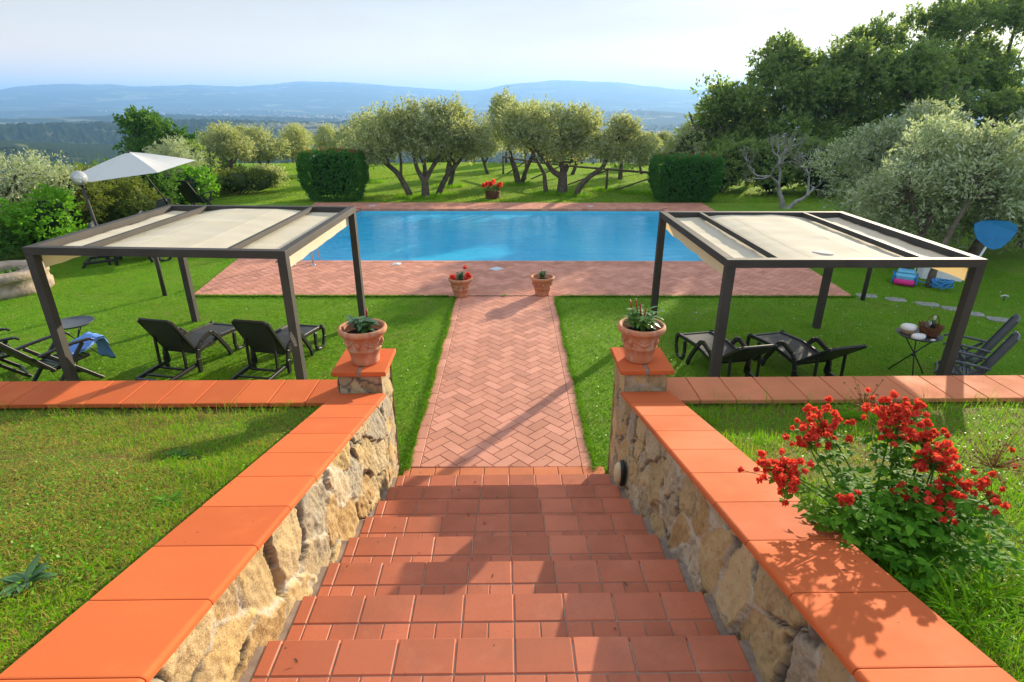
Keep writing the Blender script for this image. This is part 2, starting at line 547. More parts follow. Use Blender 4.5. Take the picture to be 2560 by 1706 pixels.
# terracotta pots: bands of lime bloom and damp marks
m, nt, N, L, out = new_mat('aged_terracotta')
p = coords(nt)
c = nramp(nt, nnoise(nt, p, 5, 5, .6), [(.3, (0.46, 0.165, 0.075, 1)), (.7, (0.60, 0.26, 0.135, 1))])
mp = N.new('ShaderNodeMapping'); mp.inputs['Scale'].default_value = (6, 6, 2.2); L.new(p, mp.inputs['Vector'])
c = nmix(nt, nramp(nt, nnoise(nt, mp.outputs[0], 2.2, 6, .65), [(.48, 0.0), (.72, .62)]), c, (0.62, 0.45, 0.36, 1))
c = nmix(nt, nramp(nt, nnoise(nt, mp.outputs[0], 1.7, 5, .6, .5), [(.54, 0.0), (.7, .5)]), c, (0.25, 0.09, 0.045, 1))
principled(nt, out, c, .8, .3, 0, nbump(nt, nnoise(nt, p, 70, 4), .3, .004))
M['pot'] = m

# awning fabric: cream cloth that lets light through
m, nt, N, L, out = new_mat('cream_canvas')
p = coords(nt)
c = nramp(nt, nnoise(nt, p, 2.5, 5), [(.3, (0.84, 0.75, 0.59, 1)), (.7, (0.90, 0.82, 0.68, 1))])
pr = principled(nt, out, c, .85, .2, 0, nbump(nt, nnoise(nt, p, 220, 3), .2, .001))
t = N.new('ShaderNodeBsdfTranslucent'); t.inputs['Color'].default_value = (0.86, 0.62, 0.28, 1)
mx = N.new('ShaderNodeMixShader'); mx.inputs[0].default_value = .40
L.new(pr.outputs[0], mx.inputs[1]); L.new(t.outputs[0], mx.inputs[2]); L.new(mx.outputs[0], out.inputs['Surface'])
M['canvas'] = m
M['canvas_patch'] = simple('grey_canvas_patch', (0.45, 0.40, 0.34, 1), .85, .2, 0, .06, 8, .1, .001, 200)
m, nt, N, L, out = new_mat('white_parasol_cloth')
p = coords(nt)
pr = principled(nt, out, (0.80, 0.79, 0.77, 1), .85, .2, 0, nbump(nt, nnoise(nt, p, 200, 3), .2, .001))
t = N.new('ShaderNodeBsdfTranslucent'); t.inputs['Color'].default_value = (0.8, 0.78, 0.72, 1)
mx = N.new('ShaderNodeMixShader'); mx.inputs[0].default_value = .3
L.new(pr.outputs[0], mx.inputs[1]); L.new(t.outputs[0], mx.inputs[2]); L.new(mx.outputs[0], out.inputs['Surface'])
M['parasol'] = m

# woven sling of the loungers
m, nt, N, L, out = new_mat('woven_sling')
p = coords(nt)
w = N.new('ShaderNodeTexWave'); w.wave_type = 'BANDS'; w.bands_direction = 'Y'
w.inputs['Scale'].default_value = 26; w.inputs['Distortion'].default_value = 0
L.new(p, w.inputs['Vector'])
c = nramp(nt, w.outputs['Fac'], [(.2, (0.008, 0.008, 0.010, 1)), (.8, (0.040, 0.042, 0.048, 1))])
principled(nt, out, c, .45, .5, 0, nbump(nt, w.outputs['Fac'], .5, .004))
M['sling'] = m

# frosted globe and clear glass
m, nt, N, L, out = new_mat('clear_globe')
g = N.new('ShaderNodeBsdfGlossy'); g.inputs['Roughness'].default_value = .05
tr = N.new('ShaderNodeBsdfTransparent'); tr.inputs['Color'].default_value = (.93, .94, .95, 1)
df = N.new('ShaderNodeBsdfDiffuse'); df.inputs['Color'].default_value = (.85, .86, .88, 1)
lw = N.new('ShaderNodeLayerWeight'); lw.inputs['Blend'].default_value = .35
m1 = N.new('ShaderNodeMixShader'); m1.inputs[0].default_value = .45
L.new(tr.outputs[0], m1.inputs[1]); L.new(df.outputs[0], m1.inputs[2])
m2 = N.new('ShaderNodeMixShader'); L.new(lw.outputs['Fresnel'], m2.inputs[0])
L.new(m1.outputs[0], m2.inputs[1]); L.new(g.outputs[0], m2.inputs[2]); L.new(m2.outputs[0], out.inputs['Surface'])
M['globe'] = m
m, nt, N, L, out = new_mat('clear_glass')
g = N.new('ShaderNodeBsdfGlossy'); g.inputs['Roughness'].default_value = .04
tr = N.new('ShaderNodeBsdfTransparent'); tr.inputs['Color'].default_value = (.88, .92, .93, 1)
lw = N.new('ShaderNodeLayerWeight'); lw.inputs['Blend'].default_value = .5
m2 = N.new('ShaderNodeMixShader'); L.new(lw.outputs['Facing'], m2.inputs[0])
L.new(tr.outputs[0], m2.inputs[1]); L.new(g.outputs[0], m2.inputs[2]); L.new(m2.outputs[0], out.inputs['Surface'])
M['glass'] = m
M['lamp_lens'] = simple('cream_lamp_lens', (0.62, 0.50, 0.30, 1), .35, .5, 0, .08, 10, .05, .001, 60)

# rubble stone: colour and mortar come from the mesh pattern attribute
m, nt, N, L, out = new_mat('rubble_stone')
at = N.new('ShaderNodeAttribute'); at.attribute_name = 'pattern'
sp = N.new('ShaderNodeSeparateColor'); L.new(at.outputs['Color'], sp.inputs[0])
p = wpos(nt)
c = nramp(nt, sp.outputs[0], [(0.0, (0.36, 0.27, 0.15, 1)), (.22, (0.56, 0.40, 0.18, 1)), (.42, (0.34, 0.31, 0.25, 1)), (.6, (0.60, 0.46, 0.25, 1)), (.8, (0.40, 0.26, 0.11, 1)), (1.0, (0.56, 0.49, 0.36, 1))])
c = nmix(nt, nramp(nt, nnoise(nt, p, 7, 7, .7), [(.45, 0.0), (.78, .5)]), c, (0.42, 0.28, 0.12, 1))
c = nmix(nt, nramp(nt, nnoise(nt, p, 13, 6, .7), [(.5, 0.0), (.75, .6)]), c, (0.56, 0.44, 0.27, 1))
mort = nmix(nt, nnoise(nt, p, 18, 6, .7), (0.40, 0.35, 0.27, 1), (0.60, 0.54, 0.44, 1))
c = nmix(nt, nmath(nt, 'MULTIPLY', sp.outputs[1], .85), c, mort)
c = nmix(nt, nmath(nt, 'MULTIPLY', sp.outputs[2], .8), c, (0.055, 0.042, 0.03, 1))
c = nmix(nt, nramp(nt, nnoise(nt, p, 2.6, 8, .72, .6), [(.58, 0.0), (.74, .7)]), c, (0.12, 0.095, 0.065, 1))
c = nmix(nt, nramp(nt, nnoise(nt, p, 30, 4, .7), [(.30, .6), (.42, 0.0)]), c, (0.16, 0.11, 0.065, 1))
h = nmath(nt, 'ADD', nnoise(nt, p, 38, 8, .72), nmath(nt, 'MULTIPLY', nnoise(nt, p, 11, 6, .65), 1.6))
principled(nt, out, c, .92, .2, 0, nbump(nt, h, .75, .018))
M['rubble'] = m

# lawns
def lawn_mat(name, greens, dry, dry_lo, dry_hi, scale=1.0):
    m, nt, N, L, out = new_mat(name)
    p = wpos(nt)
    a = nnoise(nt, p, 2.2 * scale, 6, .65)
    b = nnoise(nt, p, 38, 5, .7)
    c = nramp(nt, b, [(.30, greens[0]), (.5, greens[1]), (.72, greens[2])])
    c = nmix(nt, nramp(nt, a, [(.35, 0.0), (.7, .5)]), c, greens[2])
    dm = nmath(nt, 'MULTIPLY', nramp(nt, nnoise(nt, p, .9 * scale, 7, .7, .5), [(dry_lo, 0.0), (dry_hi, 1.0)]), nramp(nt, nnoise(nt, p, 17, 6, .75), [(.36, .15), (.56, 1.0)]))
    c = nmix(nt, dm, c, nmix(nt, nramp(nt, nnoise(nt, p, 55, 4, .7), [(.4, 0.0), (.6, 1.0)]), dry, tuple(q * .45 for q in dry[:3]) + (1,)))
    principled(nt, out, c, .9, .15, 0, nbump(nt, nmath(nt, 'ADD', b, nnoise(nt, p, 130, 3, .7)), .9, .03))
    return m
M['lawn'] = lawn_mat('mown_lawn', [(0.050, 0.15, 0.005, 1), (0.13, 0.28, 0.010, 1), (0.25, 0.39, 0.025, 1)], (0.36, 0.34, 0.07, 1), .50, .72)
M['lawn_rough'] = lawn_mat('rough_lawn', [(0.045, 0.11, 0.008, 1), (0.11, 0.20, 0.014, 1), (0.20, 0.26, 0.030, 1)], (0.30, 0.17, 0.06, 1), .40, .56, 1.1)

# terrain beyond the garden: woods and fields
m, nt, N, L, out = new_mat('valley_land')
p = wpos(nt)
mp = N.new('ShaderNodeMapping'); mp.inputs['Scale'].default_value = (.0035, .0055, .01); L.new(p, mp.inputs['Vector'])
f1 = nnoise(nt, mp.outputs[0], 1.0, 8, .62, .5)
wood = nmix(nt, nnoise(nt, p, .11, 6, .75), (0.008, 0.024, 0.008, 1), (0.052, 0.085, 0.026, 1))
v = N.new('ShaderNodeTexVoronoi'); v.inputs['Scale'].default_value = .0075; L.new(p, v.inputs['Vector'])
sv = N.new('ShaderNodeSeparateColor'); L.new(v.outputs['Color'], sv.inputs[0])
field = nramp(nt, sv.outputs[0], [(0, (0.11, 0.16, 0.045, 1)), (.5, (0.20, 0.22, 0.085, 1)), (1, (0.27, 0.24, 0.13, 1))])
c = nmix(nt, nramp(nt, f1, [(.56, 0.0), (.60, 1.0)]), wood, field)
principled(nt, out, c, .95, .05, 0, nbump(nt, nnoise(nt, p, .13, 6, .75), 1.0, 5.0))
M['land'] = m

# pool
m, nt, N, L, out = new_mat('pool_liner')
p = wpos(nt)
c = nramp(nt, nnoise(nt, p, .9, 3), [(.3, (0.15, 0.80, 0.97, 1)), (.7, (0.20, 0.86, 0.98, 1))])
principled(nt, out, c, .6, .3)
M['liner'] = m
m, nt, N, L, out = new_mat('pool_water')
p = wpos(nt)
mp = N.new('ShaderNodeMapping'); mp.inputs['Scale'].default_value = (1.0, 2.4, 1.0); L.new(p, mp.inputs['Vector'])
h = nmath(nt, 'ADD', nnoise(nt, mp.outputs[0], 1.6, 4, .55, .6), nmath(nt, 'MULTIPLY', nnoise(nt, mp.outputs[0], 7, 3, .5, .3), .35))
nb = nbump(nt, h, .40, .045)
fr = N.new('ShaderNodeFresnel'); fr.inputs['IOR'].default_value = 1.33; L.new(nb, fr.inputs['Normal'])
g = N.new('ShaderNodeBsdfGlossy'); g.inputs['Roughness'].default_value = .03; L.new(nb, g.inputs['Normal'])
tr = N.new('ShaderNodeBsdfTransparent'); tr.inputs['Color'].default_value = (.80, .95, .99, 1)
df = N.new('ShaderNodeBsdfDiffuse')                 # light scattered back by the water itself
L.new(nramp(nt, nnoise(nt, p, .35, 4, .6), [(.35, (0.045, 0.56, 0.94, 1)), (.65, (0.085, 0.66, 0.98, 1))]), df.inputs['Color'])
m1 = N.new('ShaderNodeMixShader'); m1.inputs[0].default_value = .68
L.new(tr.outputs[0], m1.inputs[1]); L.new(df.outputs[0], m1.inputs[2])
m2 = N.new('ShaderNodeMixShader'); L.new(fr.outputs[0], m2.inputs[0])
L.new(m1.outputs[0], m2.inputs[1]); L.new(g.outputs[0], m2.inputs[2]); L.new(m2.outputs[0], out.inputs['Surface'])
M['water'] = m
# ------------------------------------------------------------------ numpy noise
def vnoise(x, y, seed=0):
    """value noise, -1..1, vectorised"""
    xi = np.floor(x).astype(np.int64); yi = np.floor(y).astype(np.int64)
    xf = x - xi; yf = y - yi
    def h(a, b):
        n = (a * 374761393 + b * 668265263 + seed * 1274126177) & 0x7fffffff
        n = ((n ^ (n >> 13)) * 1274126177) & 0x7fffffff
        n = n ^ (n >> 16)
        return (n & 0xffff) / 32767.5 - 1.0
    u = xf * xf * (3 - 2 * xf); w = yf * yf * (3 - 2 * yf)
    a = h(xi, yi) * (1 - u) + h(xi + 1, yi) * u
    b = h(xi, yi + 1) * (1 - u) + h(xi + 1, yi + 1) * u
    return a * (1 - w) + b * w

def fbm(x, y, oct=4, seed=0, gain=.5):
    s, a, t = 0, 1.0, 0
    for i in range(oct):
        s = s + a * vnoise(x * 2 ** i, y * 2 ** i, seed + i * 17); t += a; a *= gain
    return s / t

def sstep(a, b, x):
    t = np.clip((x - a) / (b - a), 0, 1)
    return t * t * (3 - 2 * t)

# ------------------------------------------------------------------ far land
RIDGE = [(-60, .8), (-45, .8), (-39.1, .91), (-38.1, 1.12), (-37.0, 1.26), (-35.0, 1.34), (-32.8, 1.41), (-30.7, 1.25), (-27.4, 1.42), (-23.4, 1.31), (-20.3, 1.57), (-18.5, 1.79),
         (-14.9, 1.76), (-10.8, 1.47), (-4.6, 1.06), (-2.2, 1.13), (-0.2, 1.57), (2.1, 1.78), (4.9, 1.96), (9.9, 1.72), (12.6, 1.35), (16.0, 1.05), (25, .9), (40, 1.2), (60, .9)]
RA = np.array([r[0] for r in RIDGE]); RE = np.array([r[1] for r in RIDGE])

def land_h(x, y):
    r = np.hypot(x, y); az = np.degrees(np.arctan2(x, y))
    base = np.interp(r, [0, 34, 50, 75, 120, 300, 700, 1300, 2300, 3300, 4000], [-6, -6, -7, -11, -18, -34, -48, -52, -52, -48, -35])
    top = 3.67 + np.tan(np.radians(np.interp(az, RA, RE))) * 6000
    far = np.interp(r, [3300, 4000, 4700, 6000, 8000, 9500], [0, .10, .38, 1.0, .7, .3])
    z = base * (1 - sstep(3300, 5200, r)) + far * (top + 4 * fbm(az * 1.7, r * .0, 3, 5)) + sstep(3400, 4500, r) * (1 - sstep(5700, 6000, r)) * 42 * fbm(x * .0016, y * .0011, 4, 9)
    for r0, e0, ea, sd, dr in ((3500, -.62, .34, 41, 300), (4400, .02, .40, 53, 380)):      # foothill ridges in front of the main chain
        crest = 3.67 + np.tan(np.radians(e0 + ea * fbm(az * .17, az * 0, 4, sd))) * r0
        z = np.maximum(z, crest - ((r - r0) / dr) ** 2 * 60)
    def hill(a0, r0, da, dr, h):
        return h * np.exp(-((az - a0) / da) ** 2 - ((r - r0) / dr) ** 2)
    z = z + hill(-42, 620, 19, 150, 22) + hill(-46, 980, 24, 130, 30) + hill(-24, 1150, 14, 160, 20) + hill(-14, 900, 5, 150, 10)
    z = z + hill(-9, 1250, 6, 170, 24) + hill(-32, 2000, 16, 260, 24) + hill(12, 2300, 7, 300, 30) + hill(-6, 2700, 12, 300, 14) + hill(20, 1500, 6, 200, 16)
    z = z + fbm(x * .004, y * .004, 4, 3) * 7 * sstep(90, 500, r) * (1 - .6 * sstep(1300, 2300, r))
    return z

az = np.radians(np.concatenate([np.arange(-180, -48, 3.0), np.arange(-48, 46, .14), np.arange(46, 180, 3.0)]))
rr = np.concatenate([[0.5, 12, 24, 34], np.geomspace(40, 9500, 330)])
AZ, RR = np.meshgrid(az, rr)
X = (RR * np.sin(AZ)).ravel(); Y = (RR * np.cos(AZ)).ravel()
Z = land_h(X, Y)
rngL = np.random.default_rng(4)
r_ = RR.ravel()
woodmask = sstep(-.15, .1, fbm(X * .0035, Y * .0055, 4, 31))
Z = Z + sstep(70, 160, r_) * (1 - sstep(2500, 3500, r_)) * woodmask * (2.2 + r_ * .0011) * (rngL.random(len(X)) * 1.3 + vnoise(X * .09, Y * .09, 7) * .6)
na, nr = len(az), len(rr)
I = np.arange(na * nr).reshape(nr, na)
F = np.stack([I[:-1, :], np.roll(I, -1, 1)[:-1, :], np.roll(I, -1, 1)[1:, :], I[1:, :]], -1).reshape(-1, 4)[:, ::-1]
land = np_mesh('terrain', np.stack([X, Y, Z], 1), F, M['land'], smooth=True)
tag(land, kind='structure')

# ------------------------------------------------------------------ pool deck geometry (slightly turned against the view)
POOL = (-5.75, 5.60, 14.09, 21.80)       # x0 x1 y0 y1
WATER_Z = -0.11
def turn(p, a=-0.006, o=(0.0, 14.0)):
    x, y = p[0] - o[0], p[1] - o[1]
    return (o[0] + x * math.cos(a) - y * math.sin(a), o[1] + x * math.sin(a) + y * math.cos(a))

# lower lawn: a grid with a hole for the pool
gx = np.unique(np.concatenate([np.linspace(-44, POOL[0] - .4, 60), [POOL[0] - .4, POOL[1] + .4], np.linspace(POOL[0] - .4, POOL[1] + .4, 20), np.linspace(POOL[1] + .4, 44, 60)]).round(4))
gy = np.unique(np.concatenate([np.linspace(4.9, POOL[2] - .4, 22), np.linspace(POOL[2] - .4, POOL[3] + .4, 14), np.linspace(POOL[3] + .4, 44, 40)]).round(4))
GX, GY = np.meshgrid(gx, gy)
def lawn_z(x, y):
    d = np.maximum(np.maximum(x - 27, -19 - x), 0)            # garden falls away at the sides
    far = np.maximum(y - 40, 0)
    dk = sstep(23.6, 27, y) + sstep(8.2, 10, np.abs(x))
    return .05 * fbm(x * .22, y * .22, 3, 2) * np.clip(dk, 0, 1) - .35 * d - .035 * d * d - .15 * far - .03 * far ** 2 
GZ = lawn_z(GX, GY)
I = np.arange(GX.size).reshape(GX.shape)
F = np.stack([I[:-1, :-1], I[:-1, 1:], I[1:, 1:], I[1:, :-1]], -1)
cxm = (GX[:-1, :-1] + GX[1:, 1:]) / 2; cym = (GY[:-1, :-1] + GY[1:, 1:]) / 2
keep = ~((cxm > POOL[0] - .4) & (cxm < POOL[1] + .4) & (cym > POOL[2] - .4) & (cym < POOL[3] + .4))
lawn = np_mesh('lawn', np.stack([GX.ravel(), GY.ravel(), GZ.ravel()], 1), F[keep], M['lawn'], smooth=True)
tag(lawn, kind='structure')

# pool shell + water
mb = MB()
x0, x1, y0, y1 = POOL
c4 = [turn((x0, y0)), turn((x1, y0)), turn((x1, y1)), turn((x0, y1))]
PD = -.75
vs = [(a, b, 0.0) for a, b in c4] + [(a, b, PD) for a, b in c4]
mb.add(vs, [(4, 5, 6, 7), (0, 4, 7, 3)[::-1], (1, 2, 6, 5)[::-1], (0, 1, 5, 4)[::-1], (3, 7, 6, 2)[::-1]])
tag(mb.build('pool_basin', M['liner']), kind='structure')
nx, ny = 60, 40
U, V_ = np.meshgrid(np.linspace(0, 1, nx), np.linspace(0, 1, ny))
P0 = np.array(c4[0]); P1 = np.array(c4[1]); P3 = np.array(c4[3])
W = P0 + U[..., None] * (P1 - P0) + V_[..., None] * (P3 - P0)
Wz = np.full(U.shape, WATER_Z)
I = np.arange(nx * ny).reshape(ny, nx)
F = np.stack([I[:-1, :-1], I[:-1, 1:], I[1:, 1:], I[1:, :-1]], -1).reshape(-1, 4)
tag(np_mesh('pool_water', np.concatenate([W, Wz[..., None]], -1).reshape(-1, 3), F, M['water'], smooth=True), kind='structure')

# ------------------------------------------------------------------ herringbone brick paving
def herringbone(mb, poly, bl, bw, joint, z0, z1, org=(0, 0), mi=0, seed=1, cham=.004):
    rnd = random.Random(seed)
    s = bw
    ca = math.cos(math.pi / 4)
    xs = [p[0] for p in poly]; ys = [p[1] for p in poly]
    r = (max(xs) - min(xs) + max(ys) - min(ys)) / s
    n = int(r) + 4
    cx0, cy0 = (min(xs) + max(xs)) / 2, (min(ys) + max(ys)) / 2
    bx0, bx1, by0, by1 = min(xs) - bl, max(xs) + bl, min(ys) - bl, max(ys) + bl
    ox = org[0]; oy = org[1]
    def tr(u, v):
        return (ox + (u - v) * ca * s, oy + (u + v) * ca * s)
    # snap lattice origin near the middle
    def emit(u0, v0, du, dv):
        cu, cv = tr(u0 + du / 2, v0 + dv / 2)
        if cu < bx0 or cu > bx1 or cv < by0 or cv > by1: return
        j = joint / 2 / s
        q = [tr(u0 + j, v0 + j), tr(u0 + du - j, v0 + j), tr(u0 + du - j, v0 + dv - j), tr(u0 + j, v0 + dv - j)]
        q = clip_poly(q, poly)
        if len(q) < 3 or area(q) < 3e-4: return
        dz = rnd.uniform(-.0012, .0012)
        mb.prism(q, z0, z1 + dz, mi, cham)
    # lattice (1,1) k + (2,-2) m ; in turned space (1,1)->y, (2,-2)->x
    K0 = int((by0 - oy) / (2 * ca * s)) - 2; K1 = int((by1 - oy) / (2 * ca * s)) + 2
    M0 = int((bx0 - ox) / (4 * ca * s)) - 2; M1 = int((bx1 - ox) / (4 * ca * s)) + 2
    for k in range(K0, K1 + 1):
        for m_ in range(M0, M1 + 1):
            u, v = k + 2 * m_, k - 2 * m_
            emit(u, v, 2, 1)
            emit(u + 2, v - 1, 1, 2)

def strip_tiles(mb, p, q, w, n, joint, z0, z1, mi=0, cham=.004):
    """row of n tiles from p to q, w to the left of the direction"""
    p, q = Vector(p), Vector(q)
    d = (q - p) / n; nrm = Vector((-d.y, d.x)).normalized()
    e = d.normalized() * joint / 2
    for i in range(n):
        a = p + d * i + e; b = p + d * (i + 1) - e
        mb.prism([tuple(a + nrm * joint / 2), tuple(b + nrm * joint / 2), tuple(b + nrm * (w - joint / 2)), tuple(a + nrm * (w - joint / 2))], z0, z1, mi, cham)

BL, BW, JT = .28, .14, .005
ZS, ZT = .004, .022
path_poly = [(-1.13, 5.26), (0.89, 5.26), (0.87, 11.26), (-1.15, 11.28)]
mb = MB()
mb.prism(path_poly, -.05, .010, 1)
# soldier row along both path edges
strip_tiles(mb, (-1.13 + .13, 5.27), (-1.15 + .13, 11.26), .13, 21, .006, .006, ZT, 0)
strip_tiles(mb, (.89, 5.27), (.87, 11.25), .13, 21, .006, .006, ZT, 0)
herringbone(mb, [(-.997, 5.27), (.757, 5.27), (.737, 11.25), (-1.017, 11.26)], BL, BW, JT, .006, ZT, (-.12, 5.4), 0, 3)
tag(mb.build('path', [M['paver'], M['joint']]), kind='structure')

# entrance row of large tiles at the foot of the stairs is part of the staircase

dk = [(-6.57, 11.28), (7.00, 11.28), (7.16, 13.93), (-6.93, 13.93)]
dL = [(-6.93, 13.93), (POOL[0] - .16, 13.93), (POOL[0] - .16, 21.96), (-7.75, 21.96)]
dR = [(POOL[1] + .16, 13.93), (7.16, 13.93), (7.45, 21.96), (POOL[1] + .16, 21.96)]
dB = [(-7.75, 21.96), (7.45, 21.96), (7.5, 23.32), (-7.9, 23.32)]
mb = MB()
for i, pl in enumerate((dk, dL, dR, dB)):
    pl = [turn(p) for p in pl]
    mb.prism(pl, -.06, .010, 1)
    herringbone(mb, inset(pl, .003), BL, BW, JT, .006, ZT, (-.12, 5.4), 0, 10 + i)
# rim: a row of bricks set square to the pool edge, nosing over the water
e = .02
A, B_, C_, D_ = [(x0 + e, y0 + e), (x1 - e, y0 + e), (x1 - e, y1 - e), (x0 + e, y1 - e)]
ww = .16 + e
strip_tiles(mb, turn((B_[0], B_[1] - ww)), turn((A[0], A[1] - ww)), -ww, 45, .006, -.06, ZT + .004, 0)
strip_tiles(mb, turn(D_), turn(C_), ww, 45, .006, -.06, ZT + .004, 0)
strip_tiles(mb, turn(A), turn(D_), ww, 30, .006, -.06, ZT + .004, 0)
strip_tiles(mb, turn(C_), turn(B_), ww, 30, .006, -.06, ZT + .004, 0)
deck = mb.build('pool_deck', [M['paver'], M['joint']])
tag(deck, kind='structure')
# ------------------------------------------------------------------ staircase, walls, pillars
# all of it stands in a frame turned 0.8 degrees: u to the right, v away from the camera
SO = Vector((-0.08, 4.90)); SA = R(0.8)
def st(u, v, z=0.0):
    return (SO.x + u * math.cos(SA) - v * math.sin(SA), SO.y + u * math.sin(SA) + v * math.cos(SA), z)
T_, RZ, HW = .4264, .1755, 1.08
def cop_z(v): return 1.17 - v * .245            # top of the sloping copings

stairs = thing('staircase', 'red tiled staircase descending between two stone walls', 'stairs', (SO.x, SO.y, 0), SA)
NST = 13
for i in range(NST):
    # nosing at v = -i*T ; tread height RZ*(i+1)
    v1 = -i * T_; z = RZ * (i + 1) - .0035
    mb = MB()
    mb.box((0, v1 - T_ / 2 - .02, z / 2 - .003), (2 * HW + .11, T_ + .02, z - .006), 1)
    rnd = random.Random(40 + i)
    w = .264
    off = -HW - w * .72 + (0.004 * rnd.uniform(-1, 1))
    rows = [(v1 + .018, v1 - .166, w), (v1 - .172, v1 - .298, w / 2), (v1 - .304, v1 - .4245, w / 2)]
    for ri, (a, b, tw) in enumerate(rows):
        k = 0
        x = off
        while x < HW:
            l, r = max(x + .0025, -HW + .004), min(x + tw - .0025, HW - .004)
            x += tw
            if r - l < .012: continue
            th = .034 if ri == 0 else .02
            zc = z - th / 2 + rnd.uniform(-.0008, .0008)
            mb.box(((l + r) / 2, (a + b) / 2, zc), (r - l, a - b, th), 0, None, .006 if ri == 0 else .0035)
    mb.build('step', [M['stair'], M['mortar']], stairs)
mb = MB()                                         # landing row at the foot
mb.box((0, .19, .0), (2.16, .34, .012), 1)
x = -HW - .19
rnd = random.Random(77)
while x < HW:
    l, r = max(x + .0035, -HW + .004), min(x + .264 - .0035, HW - .004)
    x += .264
    if r - l > .012: mb.box(((l + r) / 2, .19, .012), (r - l, .335, .024), 0, None, .004)
mb.build('landing_row', [M['coping_pink'], M['joint']], stairs)

# ---- rubble relief
def rubble_cells(umin, umax, zmin, zmax, cell, seed, aniso=1.0):
    rng = np.random.default_rng(seed)
    nu, nz = int((umax - umin) / cell) + 3, int((zmax - zmin) / (cell * aniso)) + 3
    gu, gz = np.meshgrid(np.arange(nu), np.arange(nz))
    pu = umin + (gu - 1 + rng.random(gu.shape) * 1.0) * cell
    pz = zmin + (gz - 1 + rng.random(gz.shape) * 1.0) * cell * aniso
    P = np.stack([pu.ravel(), pz.ravel()], 1)
    P = P[rng.random(len(P)) > .25]
    return P, rng.random((len(P), 4))

def rubble_field(U, Zc, cell=.25, aniso=1.35, seed=0, shear=.45):
    """relief height and pattern colours on arrays of along-wall / height coordinates"""
    u = U + .035 * fbm(U * 7, Zc * 7, 3, seed + 1) + Zc * shear
    z = Zc + .035 * fbm(U * 7 + 40, Zc * 7, 3, seed + 2)
    P, rnd = rubble_cells(u.min(), u.max(), z.min(), z.max(), cell, seed, aniso)
    sh = u.shape; u = u.ravel(); z = z.ravel()
    d1 = np.full(u.shape, 9.0); d2 = np.full(u.shape, 9.0); i1 = np.zeros(u.shape, int)
    for k in range(len(P)):
        d = np.hypot(u - P[k, 0], (z - P[k, 1]) / aniso)
        b = d < d1
        d2 = np.where(b, d1, np.minimum(d2, d)); i1 = np.where(b, k, i1); d1 = np.where(b, d, d1)
    e = (d2 - d1) / cell
    r = rnd[i1]
    e = e + .12 * fbm(u * 19, z * 19, 3, seed + 5)
    m = sstep(.035, .085, e)
    gap = sstep(.0, .05, .080 - np.abs(e - .03)) * sstep(-.10, .18, fbm(u * 4, z * 4, 2, seed + 21))
    h = m * (.006 + .013 * r[:, 2]) + m * ((u - P[i1, 0]) * (r[:, 1] - .5) * .20 + (z - P[i1, 1]) * (r[:, 2] - .5) * .20)
    fis = fbm(u * 34, z * 9, 5, seed + 8, .62)
    crack = sstep(.10, .0, np.abs(fbm(u * 13, z * 4.2, 4, seed + 12, .6))) * m * (r[:, 3] > .35)
    h = h + .010 * fis * (.4 + m) + .012 * fbm(u * 6, z * 6, 3, seed + 9) - .007 * crack
    h = h - .026 * gap + .010 * (1 - m)
    col = np.stack([np.clip(r[:, 0] + .08 * fbm(u * 5, z * 5, 3, seed + 3), 0, 1), 1 - m, np.clip(gap + .45 * crack, 0, 1), np.ones_like(u)], 1)
    return h.reshape(sh), col.reshape(sh + (4,))

def stone_face(mbv, u0, u1, z0f, z1f, place, du=.022, seed=0, hs=1.0, cell=.25):
    """append a relief grid; place(u, z, h)->xyz ; z0f/z1f functions of u"""
    nu = max(4, int(abs(u1 - u0) / du)); zmax = max(z1f(u0) - z0f(u0), z1f(u1) - z0f(u1)); nz = max(4, int(zmax / du))
    uu = np.linspace(u0, u1, nu + 1); tt = np.linspace(0, 1, nz + 1)
    U, Tt = np.meshgrid(uu, tt)
    z0 = np.vectorize(z0f)(U); z1 = np.vectorize(z1f)(U)
    Zz = z0 + (z1 - z0) * Tt
    h, col = rubble_field(U, Zz, cell=cell, seed=seed)
    x, y, z = place(U, Zz, h * hs)
    V = np.stack([x, y, z], -1).reshape(-1, 3)
    I = np.arange(V.shape[0]).reshape(U.shape) + sum(len(a) for a, _, _ in mbv)
    F = np.stack([I[:-1, :-1], I[:-1, 1:], I[1:, 1:], I[1:, :-1]], -1).reshape(-1, 4)
    mbv.append((V, F, col.reshape(-1, 4)))

def finish_faces(mbv, name, parent):
    V = np.concatenate([a for a, _, _ in mbv]); F = np.concatenate([b for _, b, _ in mbv]); c = np.concatenate([c for _, _, c in mbv])
    return np_mesh(name, V, F, M['rubble'], parent, smooth=True, cols=c)

def flat_piece(mbv, quad):
    """plain closing face"""
    n = sum(len(a) for a, _, _ in mbv)
    V = np.array(quad, float)
    mbv.append((V, np.array([[n, n + 1, n + 2, n + 3]]), np.tile([[.4, .6, 0, 1]], (4, 1))))

